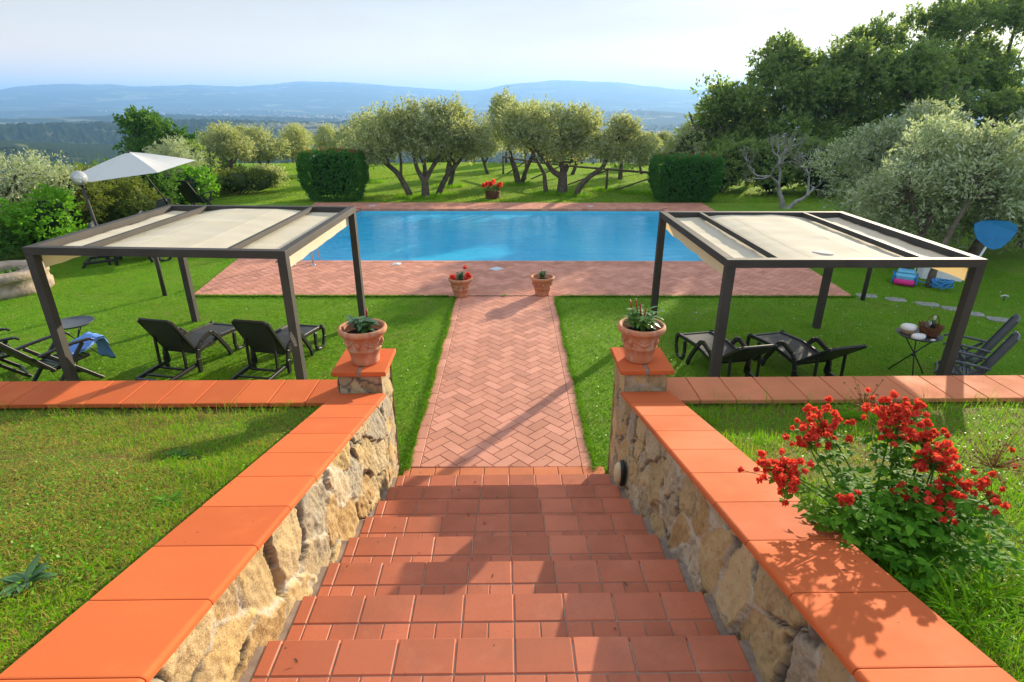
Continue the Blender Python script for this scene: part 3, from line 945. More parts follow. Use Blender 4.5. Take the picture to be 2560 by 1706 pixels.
def coping_tile_run(mb, prof, v0, v1, n, zf, gap=.006, mi=0, place=None):
    """n profile-extruded tiles between v0 and v1; prof = [(u, dz)] ccw seen from the front"""
    k = len(prof)
    um = sum(p[0] for p in prof) / k; zm = sum(p[1] for p in prof) / k
    for i in range(n):
        a = v0 + (v1 - v0) * i / n + gap / 2; b = v0 + (v1 - v0) * (i + 1) / n - gap / 2
        vs, fs = [], []
        for v, s in ((a, .97), (a + .006, 1), (b - .006, 1), (b, .97)):
            for u, dz in prof:
                uu = um + (u - um) * (1 - (1 - s) * .4); dd = zm + (dz - zm) * (1 - (1 - s) * 5 * .6)
                vs.append(place(uu, v, zf(v) + dd))
        for l in range(3):
            for q in range(k):
                q2 = (q + 1) % k
                fs.append((l * k + q, l * k + q2, (l + 1) * k + q2, (l + 1) * k + q))
        fs.append(tuple(range(k))[::-1]); fs.append(tuple(3 * k + q for q in range(k)))
        mb.add(vs, fs, mi, False)

def bull(u0, u1, t, r=.018, both=False, n=5):
    """cross-section with the edge at u0 rounded (u0 is the stair side)"""
    s = 1 if u1 > u0 else -1
    pts = [(u0 + s * r - s * r * math.sin(a), -r + r * math.cos(a)) for a in np.linspace(0, math.pi / 2, n)]       # top -> side
    pts += [(u0, -t + .004), (u0 + s * .004, -t), (u1, -t)]
    if both: pts += [(u1 - s * r + s * r * math.cos(a), -r + r * math.sin(a)) for a in np.linspace(0, math.pi / 2, n)]
    else: pts += [(u1, -.005), (u1 - s * .005, 0)]
    return pts if s < 0 else pts
VN, VF = -5.6, -.17      # wall from behind the camera to the pillar
for s in (-1, 1):
    side = 'sunlit left' if s < 0 else 'shaded right'
    w = thing('stair_wall', ('sloping stone wall in full sun, left of the stairs, with orange coping' if s < 0 else
                             'sloping stone wall with its face in shade, right of the stairs, orange coping'), 'wall')
    F_ = []
    zb = lambda u: -.06
    zt = lambda u: cop_z(u) - .035
    stone_face(F_, -4.9, .02 + VF, zb, zt, lambda U, Zz, h: (SO.x + s * (HW + .052 - h) * math.cos(SA) - U * math.sin(SA), SO.y + s * (HW + .052 - h) * math.sin(SA) + U * math.cos(SA), Zz), .013, 11 if s < 0 else 23)
    ub = s * (HW + .40)
    flat_piece(F_, [st(ub, VN, -.06), st(ub, VF, -.06), st(ub, VF, zt(VF)), st(ub, VN, zt(VN))])
    ui = s * (HW + .05)
    flat_piece(F_, [st(ui, VN, zt(VN) - .004), st(ui, VF, zt(VF) - .004), st(ub, VF, zt(VF) - .004), st(ub, VN, zt(VN) - .004)])
    finish_faces(F_, 'stonework', w)
    mb = MB()
    prof = bull(s * HW, s * (HW + .455), .036)
    if s > 0: prof = prof[::-1]
    coping_tile_run(mb, prof, VN, VF - .004, 14, cop_z, .005, 0, st)
    # mortar bed below the tiles
    b0, b1 = s * (HW + .03), s * (HW + .445)
    vs = [st(b0, VN, cop_z(VN) - .034), st(b1, VN, cop_z(VN) - .034), st(b1, VF, cop_z(VF) - .034), st(b0, VF, cop_z(VF) - .034)]
    vs += [(x_, y_, z_ + .026) for x_, y_, z_ in vs]
    mb.add(vs, [(0, 1, 2, 3), (4, 5, 6, 7), (0, 1, 5, 4), (1, 2, 6, 5), (2, 3, 7, 6), (3, 0, 4, 7)], 1)
    mb.build('coping', [M['coping'], M['mortar']], w)

    # pillar that ends the wall
    p = thing('pillar', ('stone pillar under the pot with the low budless plant, ending the left stair wall' if s < 0 else
                         'stone pillar under the pot with red buds, ending the right stair wall'), 'pillar')
    F_ = []
    pu, pv, hw, hv, top = s * (HW + .03 + .20), .085, .195, .235, 1.385
    hz = lambda u: top
    def pl(du, dv): return lambda U, Zz, h: tuple(np.array(q) if not hasattr(q, 'shape') else q for q in (SO.x + du(U, h) * math.cos(SA) - dv(U, h) * math.sin(SA), SO.y + du(U, h) * math.sin(SA) + dv(U, h) * math.cos(SA), Zz))
    zz = lambda u: -.05
    zn = lambda u: cop_z(VF) - .06
    stone_face(F_, -hw, hw, zn, hz, pl(lambda U, h: pu + U, lambda U, h: pv - hv - h * .35 + .012), .02, 31 + s, cell=.15)
    stone_face(F_, -hw, hw, zz, hz, pl(lambda U, h: pu - U, lambda U, h: pv + hv + h * .6 - .012), .03, 35 + s, cell=.17)
    stone_face(F_, -hv, hv, zz, hz, pl(lambda U, h: pu - s * hw - s * (h * .8 - .022) , lambda U, h: pv + U * -s), .021, 41 + s, cell=.17)
    stone_face(F_, -hv, hv, zz, hz, pl(lambda U, h: pu + s * hw + s * h * .4, lambda U, h: pv + U * s), .03, 45 + s, cell=.17)
    finish_faces(F_, 'shaft', p)
    mb = MB()
    Mp = Matrix.Translation((SO.x, SO.y, 0)) @ Matrix.Rotation(SA, 4, 'Z')
    for d in (-1, 1):
        mb.box((pu + d * .1315, pv, 1.408), (.229, .55, .046), 0, Mp, .006)
    mb.box((pu, pv, 1.405), (.036, .54, .036), 1, Mp)
    mb.build('cap', [M['coping'], M['mortar']], p)

# ---- low retaining walls that hold the upper lawns
for s in (-1, 1):
    w = thing('retaining_wall', ('low wall with sunlit orange coping, left of the left pillar' if s < 0 else 'low wall with pinkish shaded coping, right of the right pillar'), 'wall')
    ua, ub = HW + .42, 11.0
    F_ = []
    stone_face(F_, ua, ub, lambda u: -.05, lambda u: 1.075, lambda U, Zz, h: (SO.x + s * U * math.cos(SA) - (.27 + h * .5) * math.sin(SA), SO.y + s * U * math.sin(SA) + (.27 + h * .5) * math.cos(SA), Zz), .05, 61 + s)
    finish_faces(F_, 'stonework', w)
    mb = MB()
    rnd = random.Random(5 + s)
    u = ua
    while u < ub:
        mb.box((s * (u + .17), .085, 1.088 + rnd.uniform(-.0015, .0015)), (.334, .49, .044), 0, Mp, .006)
        u += .34
    mb.box((s * (ua + ub) / 2, .085, 1.04), (ub - ua, .40, .075), 1, Mp)
    mb.box((s * (ua + ub) / 2, .10, 1.075), (ub - ua, .40, .03), 1, Mp)
    mb.build('coping', [M['coping'] if s < 0 else M['coping_pink'], M['mortar']], w)

# ---- upper lawns
def up_z(x, y): return 1.062 + np.maximum(4.70 - y, 0) * .245
for s in (-1, 1):
    xs = np.linspace(HW + .40, 12, 70); ys = np.concatenate([np.linspace(-4.5, 4.83, 72)])
    Xg, Yg = np.meshgrid(xs, ys)
    Zg = up_z(Xg, Yg) + .035 * fbm(Xg * 1.6 + s * 9, Yg * 1.6, 4, 8) - .02
    Xw = SO.x + s * Xg * math.cos(SA) - (Yg - SO.y) * math.sin(SA); Yw = Yg + s * Xg * math.sin(SA)
    I = np.arange(Xg.size).reshape(Xg.shape)
    F = np.stack([I[:-1, :-1], I[:-1, 1:], I[1:, 1:], I[1:, :-1]], -1).reshape(-1, 4)
    if s < 0: F = F[:, ::-1]
    tag(np_mesh('upper_lawn', np.stack([Xw.ravel(), Yw.ravel(), Zg.ravel()], 1), F, M['lawn_rough'], smooth=True), kind='structure')

# ---- bulkhead lamp on the right wall
lamp = thing('wall_lamp', 'oval bulkhead lamp with cream lens and black rim on the right stair wall', 'lamp', st(HW + .0, -.44, .50), SA)
mb = MB()
Ml = Matrix.Rotation(math.pi / 2, 4, 'Y') @ Matrix.Diagonal((1.0, .62, 1, 1))
mb.lathe([(.135, -.02), (.138, -.035), (.13, -.05), (.118, -.055)], 28, mi=0, M=Matrix.Translation((.045, 0, 0)) @ Ml)
mb.build('rim', M['dark_plastic'], lamp)
mb = MB()
mb.lathe([(.118, -.05), (.112, -.075), (.085, -.095), (.04, -.104), (0.0001, -.106)], 28, mi=0, M=Matrix.Translation((.045, 0, 0)) @ Ml)
mb.build('lens', M['lamp_lens'], lamp)
# ------------------------------------------------------------------ pergolas
def pergola(name, label, corners, top, seed, patch=False):
    """corners: front-left, front-right, back-right, back-left post centres on the lawn"""
    FL, FR, BR, BL_ = [Vector((x, y, 0)) for x, y in corners]
    cen = (FL + FR + BR + BL_) / 4
    o = thing(name, label, 'pergola', cen, 0, 'pergolas')
    FL, FR, BR, BL_ = [p - cen for p in (FL, FR, BR, BL_)]
    w, bh = .105, .095
    Z = lambda p, z: Vector((p.x, p.y, z))
    for p in (FL, FR, BR, BL_):
        mb = MB(); d = (FR - FL).normalized()
        mb.bar(Z(p, -.06), Z(p, top - bh - .001), w, w, 0, .004, up=(-d.y, d.x, 0))
        mb.build('post', M['metal'], o)
    ex = (FR - FL).normalized(); ey = (BL_ - FL).normalized()
    zc = top - bh / 2
    def beam(a, b, ext):
        d = (b - a).normalized()
        mb = MB(); mb.bar(Z(a - d * ext, zc), Z(b + d * ext, zc), w, bh, 0, .004); return mb.build('beam', M['metal'], o)
    beam(FL, FR, w / 2 + .002); beam(BL_, BR, w / 2 + .002)
    beam(FL, BL_, -w / 2 - .002); beam(FR, BR, -w / 2 - .002)
    for f in (.205, .785):
        a = FL.lerp(FR, f); b = BL_.lerp(BR, f); d = (b - a).normalized()
        mb = MB(); mb.bar(Z(a + d * (w / 2 + .001), top - .035), Z(b - d * (w / 2 + .001), top - .035), .055, .066, 0, .003)
        mb.build('rafter', M['metal'], o)
    # cloth slung through the frame
    nu, nv = 72, 30
    U = np.linspace(.018, .982, nu + 1); V = np.linspace(.022, .978, nv + 1)
    zz = np.interp(U, [0, .03, .10, .19, .215, .30, .38, .5, .60, .70, .775, .80, .90, .97, 1], [-.075, -.080, -.088, -.082, -.082, -.045, -.030, -.034, -.028, -.050, -.082, -.082, -.090, -.080, -.075])
    rng = np.random.default_rng(seed)
    P = np.zeros((nv + 1, nu + 1, 3))
    for j, v in enumerate(V):
        for i, u in enumerate(U):
            q = FL.lerp(FR, u).lerp(BL_.lerp(BR, u), v)
            sag = -.012 * math.sin(math.pi * v)
            P[j, i] = (q.x, q.y, top + zz[i] + sag)
    P[..., 2] += .013 * fbm(np.tile(U * 5, (nv + 1, 1)), np.tile(V[:, None] * 16, (1, nu + 1)), 3, seed)
    # side flaps: hang outside the rafters, inside the edge beams
    flap = np.linspace(.02, .20, 6)
    L_, R_ = P[:, :1].copy(), P[:, -1:].copy()
    Ls = np.concatenate([L_ + np.array([[[0, 0, -d]]]) + np.array([-.0, 0, 0]) for d in flap[::-1]], 1)
    Rs = np.concatenate([R_ + np.array([[[0, 0, -d]]]) for d in flap], 1)
    Q = np.concatenate([Ls, P, Rs], 1)
    sh = Q.shape[:2]
    wv = .010 * fbm(np.tile(np.linspace(0, 9, sh[0])[:, None], (1, sh[1])), np.zeros(sh), 2, seed + 4)
    k = np.zeros(sh); k[:, :6] = np.linspace(1, .2, 6); k[:, -6:] = np.linspace(.2, 1, 6)
    Q[..., 2] += wv * k * 1.2
    # real cloth thickness: second skin 4 mm below / inside
    I = np.arange(sh[0] * sh[1]).reshape(sh)
    F = np.stack([I[:-1, :-1], I[:-1, 1:], I[1:, 1:], I[1:, :-1]], -1).reshape(-1, 4)
    np_mesh('canopy', Q.reshape(-1, 3), F, M['canvas'], o, smooth=True)
    can = o.children[-1]
    # sewn seams across the middle panel
    for f in (.36, .62):
        i = int(f * nu)
        mb = MB(); mb.tube([tuple(P[j, i] + np.array([0, 0, .0005])) for j in range(nv + 1)], .0016, 4)
        mb.build('seam', M['canvas'], can)
    if patch:
        q = FL.lerp(FR, .44).lerp(BL_.lerp(BR, .44), .13)
        mb = MB(); mb.lathe([(.12, 0), (.118, .004)], 24, (q.x, q.y, top - .033))
        mb.build('patch', M['canvas_patch'], can)
    if not patch:                                        # flaking paint on the front right post
        mb = MB()
        pz = Z(FR, 0) + Vector((0, 0, 0))
        d = ex; n = Vector((-d.y, d.x, 0))
        for (du, z0, r) in ((-.016, 1.02, .026), (-.006, .985, .030), (.004, .945, .028), (.012, .905, .024), (-.022, 1.06, .016)):
            c0 = pz - n * (w / 2 + .0012) + d * du
            mb.tube([tuple(c0 + Vector((0, 0, z0))), tuple(c0 + n * -.0012 + Vector((0, 0, z0)))], r, 7)
        flake = mb.build('flaked_paint', M['bare'], [c for c in o.children if c.name.startswith('post')][1])
    return o

M['bare'] = simple('flaked_primer', (0.25, 0.23, 0.20, 1), .8, .2, 0, .2, 20, 0)
pergola('pergola', 'dark pergola with plain cream canvas and flaked paint on one post, over steep backed loungers',
        [(-5.80, 6.84), (-2.69, 6.64), (-2.67, 9.70), (-5.76, 9.86)], 2.083, 3)
pergola('pergola', 'dark framed pergola with a round patch on its canvas, beside the table with the basket',
        [(2.50, 6.44), (5.36, 6.46), (5.38, 9.52), (2.48, 9.54)], 2.03, 8, True)

# ------------------------------------------------------------------ sun loungers
def make_lounger(label, tilt, loc, rz, back=.70):
    """foot end along +Y, hinge at the origin"""
    o = thing('sun_lounger', label, 'sun lounger', loc, rz, 'dark sun loungers under the pergolas')
    hw, zs, Ls = .27, .33, 1.0
    prof = [(0, zs - .02), (.25, zs + .02), (.5, zs + .045), (.75, zs + .03), (1.0, zs + .005)]
    # woven seat
    nv = 16
    ys = np.linspace(0.0, Ls, nv + 1); zsn = np.interp(ys, [p[0] for p in prof], [p[1] for p in prof])
    mb = MB(); vs, fs = [], []
    for y, z in zip(ys, zsn):
        vs += [(-hw + .03, y, z), (hw - .03, y, z), (hw - .03, y, z - .012), (-hw + .03, y, z - .012)]
    for i in range(nv):
        for q in range(4): fs.append((i * 4 + q, i * 4 + (q + 1) % 4, i * 4 + 4 + (q + 1) % 4, i * 4 + 4 + q))
    fs += [(0, 1, 2, 3), (nv * 4, nv * 4 + 3, nv * 4 + 2, nv * 4 + 1)]
    mb.add(vs, fs); mb.build('seat', M['sling'], o)
    # side rails with legs
    mb = MB()
    for s in (-1, 1):
        for i in range(len(prof) - 1):
            mb.bar((s * (hw - .012), prof[i][0] - .004, prof[i][1] - .006), (s * (hw - .012), prof[i + 1][0] + .004, prof[i + 1][1] - .006), .048, .06, 0, .008)
    mb.bar((-hw + .01, Ls, zs), (hw - .01, Ls, zs), .04, .04, 0, .008)
    mb.bar((-hw + .01, 0, zs - .03), (hw - .01, 0, zs - .03), .04, .04, 0, .008)
    mb.build('frame', M['dark_plastic'], o)
    for s in (-1, 1):
        x = s * (hw + .016)
        mb = MB()        # arched arm and rear leg
        arch = [(-.04, .0), (-.035, .22), (.0, .36), (.07, .43), (.26, .50), (.33, .49), (.40, .42), (.60, .12), (.64, .0)]
        for i in range(len(arch) - 1):
            mb.bar((x, *arch[i]), (x, *arch[i + 1]), .042, .070, 0, .010)
        mb.build('leg', M['dark_plastic'], o)
        mb = MB()        # looped front leg
        loop = [(.78, zs - .01), (.76, .12), (.80, .02), (.90, .0), (.98, .03), (1.04, .18), (1.03, zs), (.97, zs + .03)]
        for i in range(len(loop) - 1):
            mb.bar((x, *loop[i]), (x, *loop[i + 1]), .040, .058, 0, .009)
        mb.build('leg', M['dark_plastic'], o)
    # backrest
    b = thing_part = None
    ct, sn = math.cos(R(tilt)), math.sin(R(tilt))
    def bp(x, l, d=0): return (x, -l * ct + d * sn, zs - .02 + l * sn + d * ct)
    mb = MB()
    nn = 10; vs, fs = [], []
    for i in range(nn + 1):
        l = .02 + (back - .04) * i / nn
        bow = .018 * math.sin(math.pi * i / nn)
        vs += [bp(-hw + .03, l, -bow), bp(hw - .03, l, -bow), bp(hw - .03, l, -bow - .012), bp(-hw + .03, l, -bow - .012)]
    for i in range(nn):
        for q in range(4): fs.append((i * 4 + q, i * 4 + (q + 1) % 4, i * 4 + 4 + (q + 1) % 4, i * 4 + 4 + q))
    fs += [(0, 1, 2, 3), (nn * 4, nn * 4 + 3, nn * 4 + 2, nn * 4 + 1)]
    mb.add(vs, fs); mb.build('backrest', M['sling'], o)
    mb = MB()
    up = (0, sn, ct)
    for s in (-1, 1): mb.bar(bp(s * (hw - .012), 0), bp(s * (hw - .012), back - .03), .050, .050, 0, .008, up=up)
    mb.bar(bp(-hw + .03, back - .012), bp(hw - .03, back - .012), .045, .04, 0, .009, up=up)
    for s in (-1, 1): mb.bar(bp(s * (hw - .012), back - .05), bp(s * (hw - .045), back - .008), .034, .04, 0, .006, up=up)
    mb.build('back_frame', M['dark_plastic'], o)
    # prop legs and low rear frame
    mb = MB()
    for s in (-1, 1): mb.bar(bp(s * (hw - .05), back * .55), (s * (hw - .05), -back * .55 * ct - .02, .10), .030, .036, 0, .004)
    mb.bar((-hw + .05, -back * .55 * ct - .02, .11), (hw - .05, -back * .55 * ct - .02, .11), .03, .03, 0, .004)
    mb.build('prop', M['dark_plastic'], o)
    mb = MB()
    e = -.62
    for s in (-1, 1):
        mb.bar((s * (hw - .01), .0, .13), (s * (hw - .01), e, .10), .045, .055, 0, .008)
        mb.bar((s * (hw - .01), e + .02, .10), (s * (hw + .0), e - .05, .0), .035, .05, 0, .006)
        mb.bar((s * (hw - .01), 0, .13), (s * (hw + .012), .0, zs), .03, .03, 0, .004)
    mb.bar((-hw + .01, e, .10), (hw - .01, e, .10), .055, .04, 0, .008)
    mb.bar((-hw + .03, e + .16, .105), (hw - .03, e + .16, .105), .03, .025, 0, .004)
    mb.build('base_frame', M['dark_plastic'], o)
    return o
ll = make_lounger('dark lounger with steep backrest, the one nearer the black armchair with the blue towel', 59, (-4.86, 7.80, 0), R(-13))
dup(ll, (-3.54, 7.76, 0), R(-11), None, 'dark lounger with steep backrest, nearest to the peeling post of the left pergola')
rl = make_lounger('dark low backed lounger with sun on its seat, beside the post behind the right pot', 38, (3.08, 7.42, 0), R(12), .74)
dup(rl, (4.22, 7.40, 0), R(14), None, 'dark lounger with low backrest, in full shade beside the tray table with the basket')

# ------------------------------------------------------------------ reclining resin armchairs
def make_chair(label, loc, rz, mat, group, lean=58):
    """sitter faces +Y"""
    o = thing('garden_armchair', label, 'armchair', loc, rz, group)
    hw = .25
    mb = MB()
    for i in range(9):
        y = .26 - i * .055; z = .40 + .004 * i + (.01 if i == 0 else 0)
        mb.box((0, y, z - i * .006), (2 * hw - .05, .040, .016), 0, None, .004)
    for s in (-1, 1): mb.bar((s * (hw - .03), .29, .395), (s * (hw - .03), -.23, .355), .03, .04, 0, .005)
    mb.build('seat', mat, o)
    ct, sn = math.cos(R(lean)), math.sin(R(lean))
    def bp(x, l, d=0): return (x, -.20 - l * ct + d * sn, .36 + l * sn + d * ct)
    mb = MB()
    n = 22
    Lb = .92
    for i in range(n):
        l = .03 + (Lb - .06) * i / n
        c = [bp(x, l + q, -.02 * (1 - (x / hw) ** 2)) for q in (0, .0375) for x in np.linspace(-hw + .025, hw - .025, 7)]
        vs = c + [(x, y - .0 - .012 * sn, z - .012 * ct) for x, y, z in c]
        fs = [(k, k + 1, k + 8, k + 7) for k in range(6)] + [(14 + k + 7, 14 + k + 8, 14 + k + 1, 14 + k) for k in range(6)]
        fs += [(k + 14, k + 15, k + 1, k) for k in range(6)] + [(7 + k, 8 + k, 22 + k, 21 + k) for k in range(6)]
        mb.add(vs, fs)
    mb.build('backrest', mat, o)
    mb = MB()
    up = (0, sn, ct)
    for s in (-1, 1): mb.bar(bp(s * (hw - .012), -.02), bp(s * (hw - .012), Lb - .02), .03, .045, 0, .006, up=up)
    top = [bp(x, Lb + .035 * (1 - (x / hw) ** 2) - .012, -.022 * (1 - (x / hw) ** 2)) for x in np.linspace(-hw, hw, 9)]
    for i in range(8): mb.bar(top[i], top[i + 1], .075, .032, 0, .008, up=up)
    mb.build('back_frame', mat, o)
    for s in (-1, 1):
        mb = MB()
        arm = [(.36, .60), (.31, .635), (.10, .645), (-.15, .632), (-.34, .615)]
        for i in range(4): mb.bar((s * (hw + .02), *arm[i]), (s * (hw + .02), *arm[i + 1]), .058, .034, 0, .009)
        mb.build('armrest', mat, o)
        mb = MB()
        mb.bar((s * (hw + .02), .22, .62), (s * (hw + .015), -.34, .0), .034, .05, 0, .006)
        mb.build('leg', mat, o)
        mb = MB()
        mb.bar((s * (hw - .005), -.24, .60), (s * (hw - .0), .36, .0), .034, .05, 0, .006)
        mb.build('leg', mat, o)
    mb = MB()
    mb.bar((-hw, .33, .05), (hw, .33, .05), .03, .035, 0, .005)
    mb.build('stretcher', mat, o)
    mb = MB(); mb.bar((-hw, -.31, .05), (hw, -.31, .05), .03, .035, 0, .005)
    mb.build('stretcher', mat, o)
    return o
c0 = make_chair('black reclining armchair seen from behind, draped with the blue towel', (-6.28, 7.28, 0), R(-24), M['dark_plastic'], 'black armchairs by the tray table', 50)
dup(c0, (-7.38, 7.42, 0), R(-40), None, 'black armchair half out of view, at the left edge beside the dark tray table')
c1 = make_chair('grey slatted armchair with high back, the farther of two beside the basket table', (6.55, 7.66, 0), R(54), M['grey_plastic'], 'grey armchairs beside the basket table', 68)
c1.scale = (.78, .78, .78)
dup(c1, (6.16, 7.12, 0), R(54), .74, 'grey slatted armchair close to the low wall, the nearer of two beside the basket table')

# ------------------------------------------------------------------ tray tables
def tray_table(label, loc, rz, zt, tilt=0):
    o = thing('tray_table', label, 'side table', loc, rz, 'round tray tables')
    mb = MB(); r = .28
    mb.lathe([(.0001, zt - .012), (r - .03, zt - .012), (r, zt + .018), (r + .004, zt + .020), (r + .002, zt + .012), (r - .022, zt - .004), (.0001, zt - .004)], 40)
    mb.build('tray', M['grey_plastic'], o)
    for a in (20, 140, 260):
        a2 = R(a); b2 = R(a + 172)
        mb = MB(); mb.tube([(.20 * math.cos(b2), .20 * math.sin(b2), zt - .012), (.02 * math.cos(a2), .02 * math.sin(a2), zt * .52), (.26 * math.cos(a2), .26 * math.sin(a2), 0)], .009, 8)
        mb.build('leg', M['dark_plastic'], o)
    mb = MB(); mb.tube([(0, 0, zt * .49), (0, 0, zt * .55)], .03, 10); mb.build('hub', M['dark_plastic'], o)
    return o
tray_table('empty dark round tray table behind the black armchair with the towel', (-6.60, 8.10, 0), R(25), .62)
tray_table('dark round tray table carrying the basket and white towels', (5.78, 7.60, 0), R(-10), .63)
TX, TY, TZ = 5.78, 7.60, .63

# towel on the black chair: folded sheet hanging over the arm
def draped(name, mat, label, cat, pts, w, th, loc, rz, seed, group=None):
    """pts: (y, z) path the cloth follows; w along x"""
    nx = 10
    P = []
    yy = np.array([p[0] for p in pts]); zz = np.array([p[1] for p in pts])
    t = np.linspace(0, len(pts) - 1, 22)
    yy = np.interp(t, np.arange(len(pts)), yy); zz = np.interp(t, np.arange(len(pts)), zz)
    rng = np.random.default_rng(seed)
    xs = np.linspace(-w / 2, w / 2, nx + 1)
    top = []; bot = []
    for i in range(len(t)):
        for x in xs:
            n = float(fbm(np.array([x * 11.]), np.array([t[i] * 1.1]), 3, seed)[0]) * .022
            sk = 1 + .12 * math.sin(t[i] * 2.2 + seed)
            top.append((x * sk, yy[i] + n * .6, zz[i] + th + n)); bot.append((x * sk, yy[i] + n * .6, zz[i] + n - .0))
    m = nx + 1; k = len(t)
    mb = MB(); vs = top + bot; o_ = len(top); fs = []
    for i in range(k - 1):
        for j in range(nx):
            a = i * m + j
            fs.append((a, a + 1, a + m + 1, a + m)); fs.append((o_ + a + m, o_ + a + m + 1, o_ + a + 1, o_ + a))
    for i in range(k - 1):
        for j in (0, nx):
            a = i * m + j; fs.append((a, a + m, o_ + a + m, o_ + a))
    for j in range(nx):
        for i in (0, k - 1):
            a = i * m + j; fs.append((a, a + 1, o_ + a + 1, o_ + a))
    mb.add(vs, fs, 0, True)
    return tag(mb.build(name, mat, None, loc, rz), label, cat, group)
draped('beach_towel', M['blue_towel'], 'crumpled blue towel draped over the front of the black armchair', 'towel',
       [(-.26, .44), (-.12, .47), (.02, .52), (.12, .56), (.18, .56), (.22, .46), (.235, .30), (.24, .20)], .34, .035, (-6.10, 7.60, 0), R(-24), 5)

def puff(name, mat, label, cat, loc, r, h, seed, sq=1.0, tilt=0.0):
    mb = MB(); prof = [(.0001, 0), (r * .92, 0), (r, h * .25), (r * 1.0, h * .55), (r * .93, h * .85), (r * .7, h * .98), (.0001, h)]
    mb.lathe(prof, 28)
    V = np.array(mb.v); V[:, 1] *= sq
    V[:, 2] += .006 * fbm(V[:, 0] * 22, V[:, 1] * 22, 2, seed) * (V[:, 2] > .005)
    mb.v = [tuple(p) for p in V]
    o = mb.build(name, mat, None, loc, .4)
    return tag(o, label, cat)
puff('folded_towel', M['white_towel'], 'upper white rolled towel with tan band, on the tray table', 'towel', (TX - .10, TY + .10, TZ + .055), .125, .06, 3, .8)
mb = MB(); mb.lathe([(.085, 0), (.092, .02), (.09, .054), (.08, .058)], 26); 
tag(mb.build('wooden_bowl', simple('tan_bowl', (0.42, 0.27, 0.14, 1), .6, .3, 0, .15, 12, .05), None, (TX - .10, TY + .10, TZ - .003)), 'small tan bowl under the upper white towel on the tray table', 'bowl')
puff('folded_towel', M['white_towel'], 'lower white folded towel at the near rim of the tray table', 'towel', (TX - .09, TY - .115, TZ - .003), .115, .06, 9, .62)
bk = thing('wicker_basket', 'brown wicker basket with a hoop handle on the tray table', 'basket', (TX + .12, TY - .02, TZ - .003), .3)
mb = MB()
rb = random.Random(4)
mb.lathe([(.0001, .004), (.095, .004), (.125, .09), (.14, .15), (.13, .15), (.115, .09), (.088, .012), (.0001, .012)], 30)
V = np.array(mb.v); V *= (1 + .05 * np.sin(np.arctan2(V[:, 1], V[:, 0]) * 15 + V[:, 2] * 90))[:, None] * np.array([1, 1, 0]) + np.array([0, 0, 1]); mb.v = [tuple(p) for p in V]
for z in (.03, .06, .09, .12, .15):
    r0 = .098 + z * .30
    mb.tube([(r0 * math.cos(a), r0 * math.sin(a), z + .006 * math.sin(a * 12)) for a in np.linspace(0, 2 * math.pi, 50)], .008, 5)
for k in range(24):
    a = k / 24 * 6.283 + rb.uniform(-.1, .1); mb.tube([(.138 * math.cos(a), .138 * math.sin(a), .14), ((.155 + rb.uniform(0, .02)) * math.cos(a + .1), .155 * math.sin(a + .1), .165 + rb.uniform(-.02, .02))], .007, 4)
mb.build('body', M['wicker'], bk)
mb = MB(); mb.tube([(.135 * math.cos(a), 0, .14 + .17 * math.sin(a)) for a in np.linspace(0, math.pi, 22)], .006, 6); mb.build('handle', M['wicker'], bk)
bo = thing('wine_bottle', 'dark bottle with white capped neck standing in the wicker basket', 'bottle', (TX + .15, TY + .0, TZ + .012))
mb = MB(); mb.lathe([(.0001, 0), (.038, 0), (.038, .15), (.034, .18), (.015, .22), (.014, .23)], 18); mb.build('bottle_body', M['glass_dark'], bo)
mb = MB(); mb.lathe([(.0165, .195), (.0165, .275), (.013, .282), (.0001, .284)], 16); mb.build('cap', M['white'], bo)
gl = MB(); gl.lathe([(.0001, 0), (.032, 0), (.036, .14), (.033, .14), (.029, .01), (.0001, .008)], 18)
tag(gl.build('drinking_glass', M['glass'], None, (TX + .06, TY - .03, TZ + .075)), 'clear glass tumbler beside the bottle in the wicker basket', 'glass')
mb = MB(); mb.box((0, 0, .006), (.075, .045, .012), 0, None, .003)
tag(mb.build('small_box', M['white'], None, (TX + .06, TY - .20, TZ - .002), .5), 'small white box at the near rim of the tray table', 'box')
mb = MB(); mb.lathe([(.0001, 0), (.05, 0), (.075, .035), (.07, .035), (.046, .008), (.0001, .008)], 24)
tag(mb.build('ashtray', M['glass'], None, (6.50, 7.40, .012)), 'round glass ashtray in the grass beneath the grey armchairs', 'ashtray')

# ------------------------------------------------------------------ terracotta pots with plants
def leaf_blade(mb, base, d, L, w, droop=.3, mi=0, fold=.25):
    """one pointed leaf of 6 faces"""
    d = Vector(d).normalized(); base = Vector(base)
    s = d.cross(Vector((0, 0, 1)))
    if s.length < .1: s = Vector((1, 0, 0))
    s.normalize(); n = s.cross(d)
    pts = []
    prof = [(0, .12), (.25, .8), (.5, 1.0), (.78, .6), (1.0, .02)]
    for t, k in prof:
        c = base + d * (L * t) - Vector((0, 0, 1)) * (droop * L * t * t)
        pts.append((tuple(c - s * (w * k / 2) + n * (fold * w * k / 2)), tuple(c), tuple(c + s * (w * k / 2) + n * (fold * w * k / 2))))
    vs = [p for row in pts for p in row]; fs = []
    for i in range(len(prof) - 1):
        for j in range(2): fs.append((i * 3 + j, i * 3 + j + 1, i * 3 + 4 + j, i * 3 + 3 + j))
    mb.add(vs, fs, mi, True)

